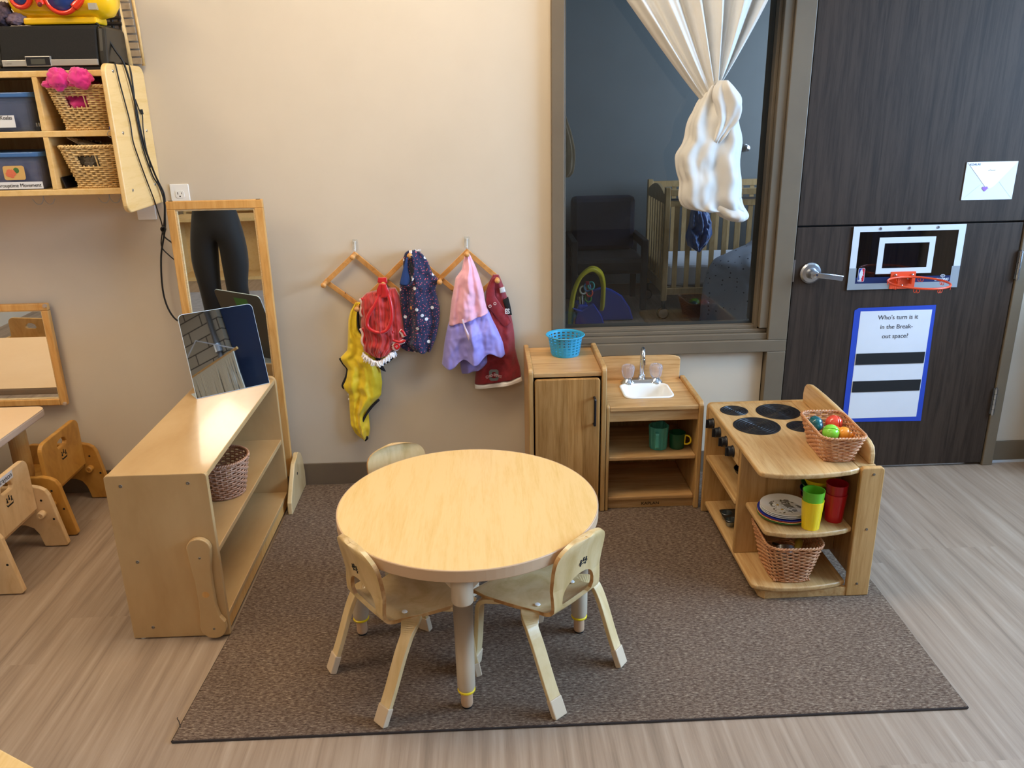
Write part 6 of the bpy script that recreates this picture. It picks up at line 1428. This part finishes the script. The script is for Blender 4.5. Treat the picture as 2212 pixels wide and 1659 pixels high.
mt_ = thing('crib_mattress', 'white sheeted mattress lying inside the crib', 'mattress', (2, 2.95, .245)); obj('body', B(((CXA+.045, CYA+.04, .2455), (CXB-.045, CYB-.05, .40))), mottled('crib_sheet', '#ccd6ea', '#dbe3f2', 6, .8), mt_, bev=.02)
# blue crinkled bag hanging on the crib rail
bgm = mat('blue_satin_bag', '#4a6ca8', .28, sheen=.3)
t = thing('blue_cloth_bag', 'shiny blue crumpled cloth hanging over the crib rail below the knotted curtain', 'cloth', (1.55, 2.58, .75))
bm = cloth([(1.50, .90), (1.48, .80), (1.47, .70), (1.45, .62), (1.47, .55), (1.52, .52)], [(1.56, .90), (1.60, .82), (1.63, .72), (1.645, .63), (1.61, .56), (1.56, .50)], 2.60, .05, ((3, .02, 0, .3), (5, .008, 0, 0)), 50, 40, .03, 7); obj('body', bm, bgm, t, smooth=True)
# dotted blanket over a bin
def dots_mat():
    m = mat('dotted_blanket', '#8d94a3', .9); tc = nd(m, 'ShaderNodeTexCoord'); mp = nd(m, 'ShaderNodeMapping'); mp.inputs['Scale'].default_value = (26, 26, 32); lk(m, tc, 'Object', mp, 0)
    v = nd(m, 'ShaderNodeTexVoronoi'); v.inputs['Scale'].default_value = 1; v.inputs['Randomness'].default_value = .25; lk(m, mp, 0, v, 'Vector')
    l = nd(m, 'ShaderNodeMath', operation='LESS_THAN'); lk(m, v, 'Distance', l, 0); l.inputs[1].default_value = .17
    mx = nd(m, 'ShaderNodeMix', data_type='RGBA'); lk(m, l, 0, mx, 0); mx.inputs[6].default_value = lin('#9aa3b4'); mx.inputs[7].default_value = lin('#39414f'); m.node_tree.links.new(mx.outputs[2], bsdf(m).inputs['Base Color']); return m
t = thing('draped_blanket', 'grey dotted blanket draped over a tall shape in front of the crib', 'blanket', (1.85, 2.40, 0))
bm = lump(NB(), [(.62, 1.95, 2.30, .10), (.56, 1.86, 2.36, .18), (.47, 1.66, 2.38, .24), (.40, 1.60, 2.39, .26), (.30, 1.57, 2.40, .27), (.15, 1.555, 2.40, .27), (.004, 1.545, 2.41, .28)], 2.48, .2, 3, ((6, .014, .5, .1), (11, .006, 0, 0)), .02, 110)
bmesh.ops.translate(bm, vec=(0, 0, .012), verts=bm.verts)
for v in bm.verts: v.co.z = max(v.co.z, .004); v.co.y = min(v.co.y, 2.585)
obj('cloth', bm, dots_mat(), t, smooth=True)
# infant play gym: yellow arch over blue rocker
bp = mat('blue_toy_plastic', '#1c45b4', .25, coat=.3); yp = mat('yellow_toy_plastic', '#c9bd2a', .35)
t = thing('infant_rocker', 'blue plastic infant rocker with a yellow toy arch on the floor behind the glass', 'baby rocker', (.83, 2.55, 0))
f = NB(); strip(f, smoothpath([(.610, 2.46, .02), (.618, 2.46, .15), (.640, 2.47, .27), (.690, 2.49, .37), (.765, 2.51, .415), (.830, 2.54, .38), (.858, 2.56, .30), (.862, 2.58, .20), (.860, 2.60, .10)], 5), (.25, 1, 0), .085, .030); obj('arch', f, yp, t, bev=.010)
def seatside(y, x0, x1, h): 
    f = NB(); prism(f, [(x0, .004), (x1, .004), (x1-.03, .10), (x1-.09, .19), (x1-.17, h-.02), (x1-.24, h), (x0+.02, h-.03), (x0, h-.09)], 'y', y, y+.035); return f
obj('rocker_side', seatside(2.40, .64, .86, .16), bp, t, bev=.012); obj('rocker_side', seatside(2.62, .76, 1.10, .26), bp, t, bev=.012)
obj('seat_back', B(((.66, 2.435, .06), (.74, 2.62, .17))), bp, t, bev=.015)
tl = obj('tag', B(((.720, 2.455, .315), (.745, 2.462, .340))), mat('tag_red', '#a32a3a', .5), t)
random.seed(21)
for k, (x, z, c_) in enumerate(((.705, .27, '#d8d8d8'), (.735, .29, '#3f7fb8'), (.762, .30, '#3f9f9a'), (.75, .25, '#c43a2a'), (.742, .21, '#3c8a3a'))):
    pts = [(x+.022*cos(a), 2.49+.01*sin(a), z+.026*sin(a)) for a in [2*pi*i/16 for i in range(16)]]
    obj('toy_ring', tube(NB(), pts, .0065, 6, closed=True), mat('toy_ring_%d' % k, c_, .35), t, smooth=True)
def stripes():
    m = mat('zebra_fabric', '#dddddd', .7); tc = nd(m, 'ShaderNodeTexCoord'); wv = nd(m, 'ShaderNodeTexWave', i_Scale=18, i_Distortion=2); lk(m, tc, 'Object', wv, 'Vector'); r = ramp(m, [(.48, '#101010'), (.52, '#d8dade')]); lk(m, wv, 0, r, 0); lk(m, r, 0, bsdf(m), 'Base Color'); return m
zm_ = stripes()
obj('zebra_toy', puff(NB(), (.695, 2.49, .175), .035, 51, (.55, .5, 1.6)), zm_, t, smooth=True); obj('zebra_leg', puff(NB(), (.685, 2.48, .10), .026, 52, (.9, .5, 1.4)), zm_, t, smooth=True)
pts = [(.760+.020*cos(a), 2.47, .100+.028*sin(a)) for a in [2*pi*i/16 for i in range(16)]]; obj('teether', tube(NB(), pts, .006, 6, closed=True), M['orange'], t, smooth=True)
# dark rocking chair and shelf behind the glass
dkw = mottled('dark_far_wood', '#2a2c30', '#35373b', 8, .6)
t = thing('toy_shelf', 'dim grey shelf with bins against the back wall behind the glass', 'shelf', (.1, 3.2, 0))
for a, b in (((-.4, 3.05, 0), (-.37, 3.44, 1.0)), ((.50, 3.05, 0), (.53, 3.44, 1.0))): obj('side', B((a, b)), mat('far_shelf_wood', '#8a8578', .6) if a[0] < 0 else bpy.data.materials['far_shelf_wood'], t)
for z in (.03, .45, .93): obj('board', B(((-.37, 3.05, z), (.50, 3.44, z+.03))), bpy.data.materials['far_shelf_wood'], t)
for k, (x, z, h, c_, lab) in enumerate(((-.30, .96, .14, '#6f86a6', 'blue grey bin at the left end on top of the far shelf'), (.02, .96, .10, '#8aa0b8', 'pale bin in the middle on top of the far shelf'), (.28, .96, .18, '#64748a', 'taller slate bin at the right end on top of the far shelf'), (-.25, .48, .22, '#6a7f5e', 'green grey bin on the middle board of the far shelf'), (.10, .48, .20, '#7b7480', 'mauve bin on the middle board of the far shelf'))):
    o = obj('storage_bin', B(((x, 3.10, z+.001), (x+.2, 3.40, z+h))), mat('bin_%d' % k, c_, .5), bev=.01); tag(o, lab, 'bin')
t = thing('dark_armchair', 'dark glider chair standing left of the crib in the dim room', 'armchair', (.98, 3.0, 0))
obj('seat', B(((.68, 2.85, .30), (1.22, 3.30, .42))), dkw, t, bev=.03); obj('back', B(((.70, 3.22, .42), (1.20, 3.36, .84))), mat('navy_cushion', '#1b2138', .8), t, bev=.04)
for x in (.66, 1.19): obj('armrest', prism(NB(), [(2.85, .02), (2.90, .02), (2.90, .50), (3.30, .50), (3.30, .02), (3.34, .02), (3.34, .56), (2.83, .56)], 'x', x, x+.045), dkw, t, bev=.006)
# tan curtain of the far room, seen at the left edge of the glass
tanc = mottled('tan_curtain', '#b8a384', '#c7b394', 10, .85)
t = thing('tan_knotted_curtain', 'tan bunched curtain tail behind the glass at the left window edge', 'curtain', (.32, .20, 1.35))
obj('tail', lump(NB(), [(1.75, .22, .28, .02), (1.62, .22, .31, .03), (1.52, .20, .345, .035), (1.44, .20, .372, .04), (1.36, .20, .388, .04), (1.29, .21, .382, .038), (1.265, .22, .365, .025)], .20, .05, 12, ((7, .008, 0, .1),), .008, 72), tanc, t, smooth=True)
obj('header', lump(NB(), [(2.5, .14, .40, .03), (2.2, .16, .36, .03), (1.9, .20, .30, .03), (1.74, .22, .28, .02)], .20, .05, 12, ((7, .008, 0, .1),), .006, 60), tanc, t, smooth=True)
kb = thing('far_door_knob', 'small round steel knob on the pale wall behind the glass', 'door knob', (2.08, 3.43, 1.19)); obj('knob', lathe(NB(), [(0, 0), (.03, 0), (.03, .006), (.012, .01), (.012, .03), (.026, .04), (.026, .055), (0, .065)], (2.10, 3.45, 1.17), 20, RX), M['steel'], kb)

# ================================================================== BEHIND THE CAMERA: SEEN IN THE MIRRORS
t = thing('long_bookshelf', 'low maple bookshelf with picture books against the far classroom wall', 'bookshelf', (-2.0, -6.7, 0))
for x in (-3.4, -2.5, -1.6, -.7): obj('upright', B(((x, -6.98, 0), (x+.03, -6.62, .85))), M['maple'], t)
for z in (.04, .42, .82): obj('board', B(((-3.37, -6.98, z), (-.70, -6.62, z+.03))), M['maple'], t)
obj('back', B(((-3.4, -6.995, .04), (-.67, -6.98, .85))), M['maple'], t)
random.seed(8)
cols_ = ['#3f6b4a', '#c9c2a8', '#2f4a7a', '#a8543a', '#d8d2c0', '#6b8a5a']
cn_ = ['green', 'cream', 'blue', 'rust', 'ivory', 'olive']
n_ = 0
for sec, x0 in enumerate((-3.30, -2.40, -1.50)):
    for k in range(4):
        x = x0+.17*k; c_ = (k+sec*2) % 6; o = obj('picture_book', B(((x, -6.90, .4505), (x+.13, -6.86, .45+.22+.02*k))), mat('book_%d' % n_, cols_[c_], .6)); tag(o, '%s picture book, number %s of four in the %s bay of the long bookshelf' % (cn_[c_], ('one', 'two', 'three', 'four')[k], ('first', 'middle', 'last')[sec]), 'book', 'picture books on the long bookshelf'); n_ += 1
t = thing('low_play_shelf', 'low maple shelf with grey rug roll in the middle of the classroom behind the viewer', 'shelf', (-2.2, -4.9, 0)); obj('body', B(((-2.9, -5.1, .0), (-1.75, -4.75, .03)), ((-2.9, -5.1, .55), (-1.75, -4.75, .58)), ((-2.9, -5.1, .03), (-2.87, -4.75, .55)), ((-1.78, -5.1, .03), (-1.75, -4.75, .55)), ((-2.87, -5.1, .03), (-1.78, -5.08, .55))), M['maple'], t)
o = obj('grey_mat', B(((-2.6, -4.2, .0005), (-1.75, -3.3, .012))), mottled('grey_mat', '#8b8a90', '#9a999f', 20, .9), bev=.004); tag(o, 'grey activity mat on the floor seen only in the tall mirror', 'mat')

# the standing adult whose legs show in the tall mirror
skin = mat('skin', '#c99a7c', .5, sss=.05); leg_m = mat('black_leggings', '#0c0c0f', .75, sheen=.1); top_m = mat('charcoal_top', '#23252b', .8); hair_m = mat('brown_hair', '#3a261a', .6); shoe_m = mat('dark_shoe', '#1b1b1d', .6)
PXc, PYc = -1.66, -2.20
t = thing('person', 'standing person in black leggings, seen only as legs in the tall mirror', 'person', (PXc, PYc, 0), 0)
def skin_body(name, verts, edges, radii, root, m, parent, sub=2):
    me = bpy.data.meshes.new(name); me.from_pydata([Vector(v) for v in verts], edges, []); me.materials.append(m)
    o = bpy.data.objects.new(name, me); COL.objects.link(o)
    s = o.modifiers.new('skin', 'SKIN'); s.use_smooth_shade = True; s.branch_smoothing = .4
    for i, r in enumerate(radii): me.skin_vertices[0].data[i].radius = (r, r) if not isinstance(r, tuple) else r; me.skin_vertices[0].data[i].use_root = (i == root)
    b = o.modifiers.new('sub', 'SUBSURF'); b.levels = sub; b.render_levels = sub
    bake(o)
    for p in o.data.polygons: p.use_smooth = True
    o.parent = parent; return o
V_, E_, R__ = [], [], []
def add(v, r, p=None):
    V_.append(v); R__.append(r)
    if p is not None: E_.append((p, len(V_)-1))
    return len(V_)-1
pel = add((0, 0, .92), (.150, .105)); wst = add((0, .005, 1.08), (.120, .085), pel); ch = add((0, .01, 1.28), (.150, .100), wst); nk0 = add((0, -.01, 1.42), (.065, .055), ch); nk = add((0, .015, 1.49), (.048, .050), nk0)
hd0 = add((0, .03, 1.56), (.062, .078), nk); hd1 = add((0, .03, 1.66), (.070, .088), hd0); hd2 = add((0, .02, 1.72), (.050, .062), hd1)
feet = []
for s in (-1, 1):
    hip = add((s*.085, 0, .84), (.092, .095), pel); th1 = add((s*.095, .01, .66), (.074, .078), hip); kn1 = add((s*.085, .015, .48), (.054, .056), th1); cf = add((s*.085, -.015, .34), (.050, .055), kn1); an = add((s*.085, -.01, .10), (.034, .036), cf); hl = add((s*.088, -.02, .045), (.036, .032), an); toe = add((s*.10, .13, .032), (.042, .022), hl)
    sh = add((s*.165, -.005, 1.37), (.050, .050), ch); el = add((s*.20, -.06, 1.12), (.038, .038), sh); wr_ = add((s*.13, .16, 1.16), (.026, .026), el); pm_ = add((s*.085, .235, 1.19), (.030, .018), wr_)
    for k in range(4): 
        a = add((s*(.075-.004*k), .285, 1.215-.020*k), .0095, pm_); b = add((s*(.045-.004*k), .315, 1.22-.020*k), .0085, a); add((s*(.020), .310, 1.222-.020*k), .0075, b)
    a = add((s*.090, .255, 1.235), .011, pm_); add((s*.065, .275, 1.262), .009, a)
body = skin_body('body', V_, E_, R__, pel, skin, t)
def sub_skin(name, idx, m, grow):
    mp = {i: k for k, i in enumerate(idx)}; return skin_body(name, [V_[i] for i in idx], [(mp[a], mp[b]) for a, b in E_ if a in mp and b in mp], [(R__[i][0]+grow, R__[i][1]+grow) for i in idx], 0, m, t)
NL = 7+4+14
def ofs(s): return 8 + s*(7+4+12+2)
L0, L1 = ofs(0), ofs(1)
sub_skin('leggings', [pel, wst]+[L0+i for i in range(5)]+[L1+i for i in range(5)], leg_m, .016)
sub_skin('top', [pel, wst, ch, nk0]+[L0+7, L0+8, L0+9]+[L1+7, L1+8, L1+9], top_m, .010)
for s, L in ((-1, L0), (1, L1)): 
    f = NB(); prof = rrect(-.048, -.070, .048, .185, .04, 6); prism(f, [(s*.094+a, b) for a, b in prof], 'z', .001, .060); obj('shoe', f, shoe_m, t, world=False, bev=.018, seg=3)
hb_ = puff(NB(), (0, .002, 1.675), .108, 61, (.80, .98, 1.12)); 
bmesh.ops.bisect_plane(hb_, geom=hb_.verts[:]+hb_.edges[:]+hb_.faces[:], plane_co=(0, .075, 1.68), plane_no=(0, 1, -.55), clear_outer=True)
obj('hair', hb_, hair_m, t, world=False, smooth=True)
for s in (-1, 1):
    obj('eye', lathe(NB(), [(0, 0), (.011, .0), (.008, .006), (0, .008)], (s*.030, .108, 1.645), 16, Matrix.Rotation(radians(-90), 4, 'X')), M['white'], t, world=False); obj('ear', puff(NB(), (s*.078, .03, 1.635), .024, 63, (.35, .6, 1.1)), skin, t, world=False, smooth=True)
ns_ = NB(); tube(ns_, [(0, .108, 1.655), (0, .128, 1.615), (0, .118, 1.605)], [.008, .015, .008], 10); obj('nose', ns_, skin, t, world=False, smooth=True)
mo_ = NB(); tube(mo_, [(-.024, .106, 1.582), (0, .115, 1.580), (.024, .106, 1.582)], [.003, .007, .003], 8); obj('mouth', mo_, mat('lips', '#a8584e', .5), t, world=False, smooth=True)
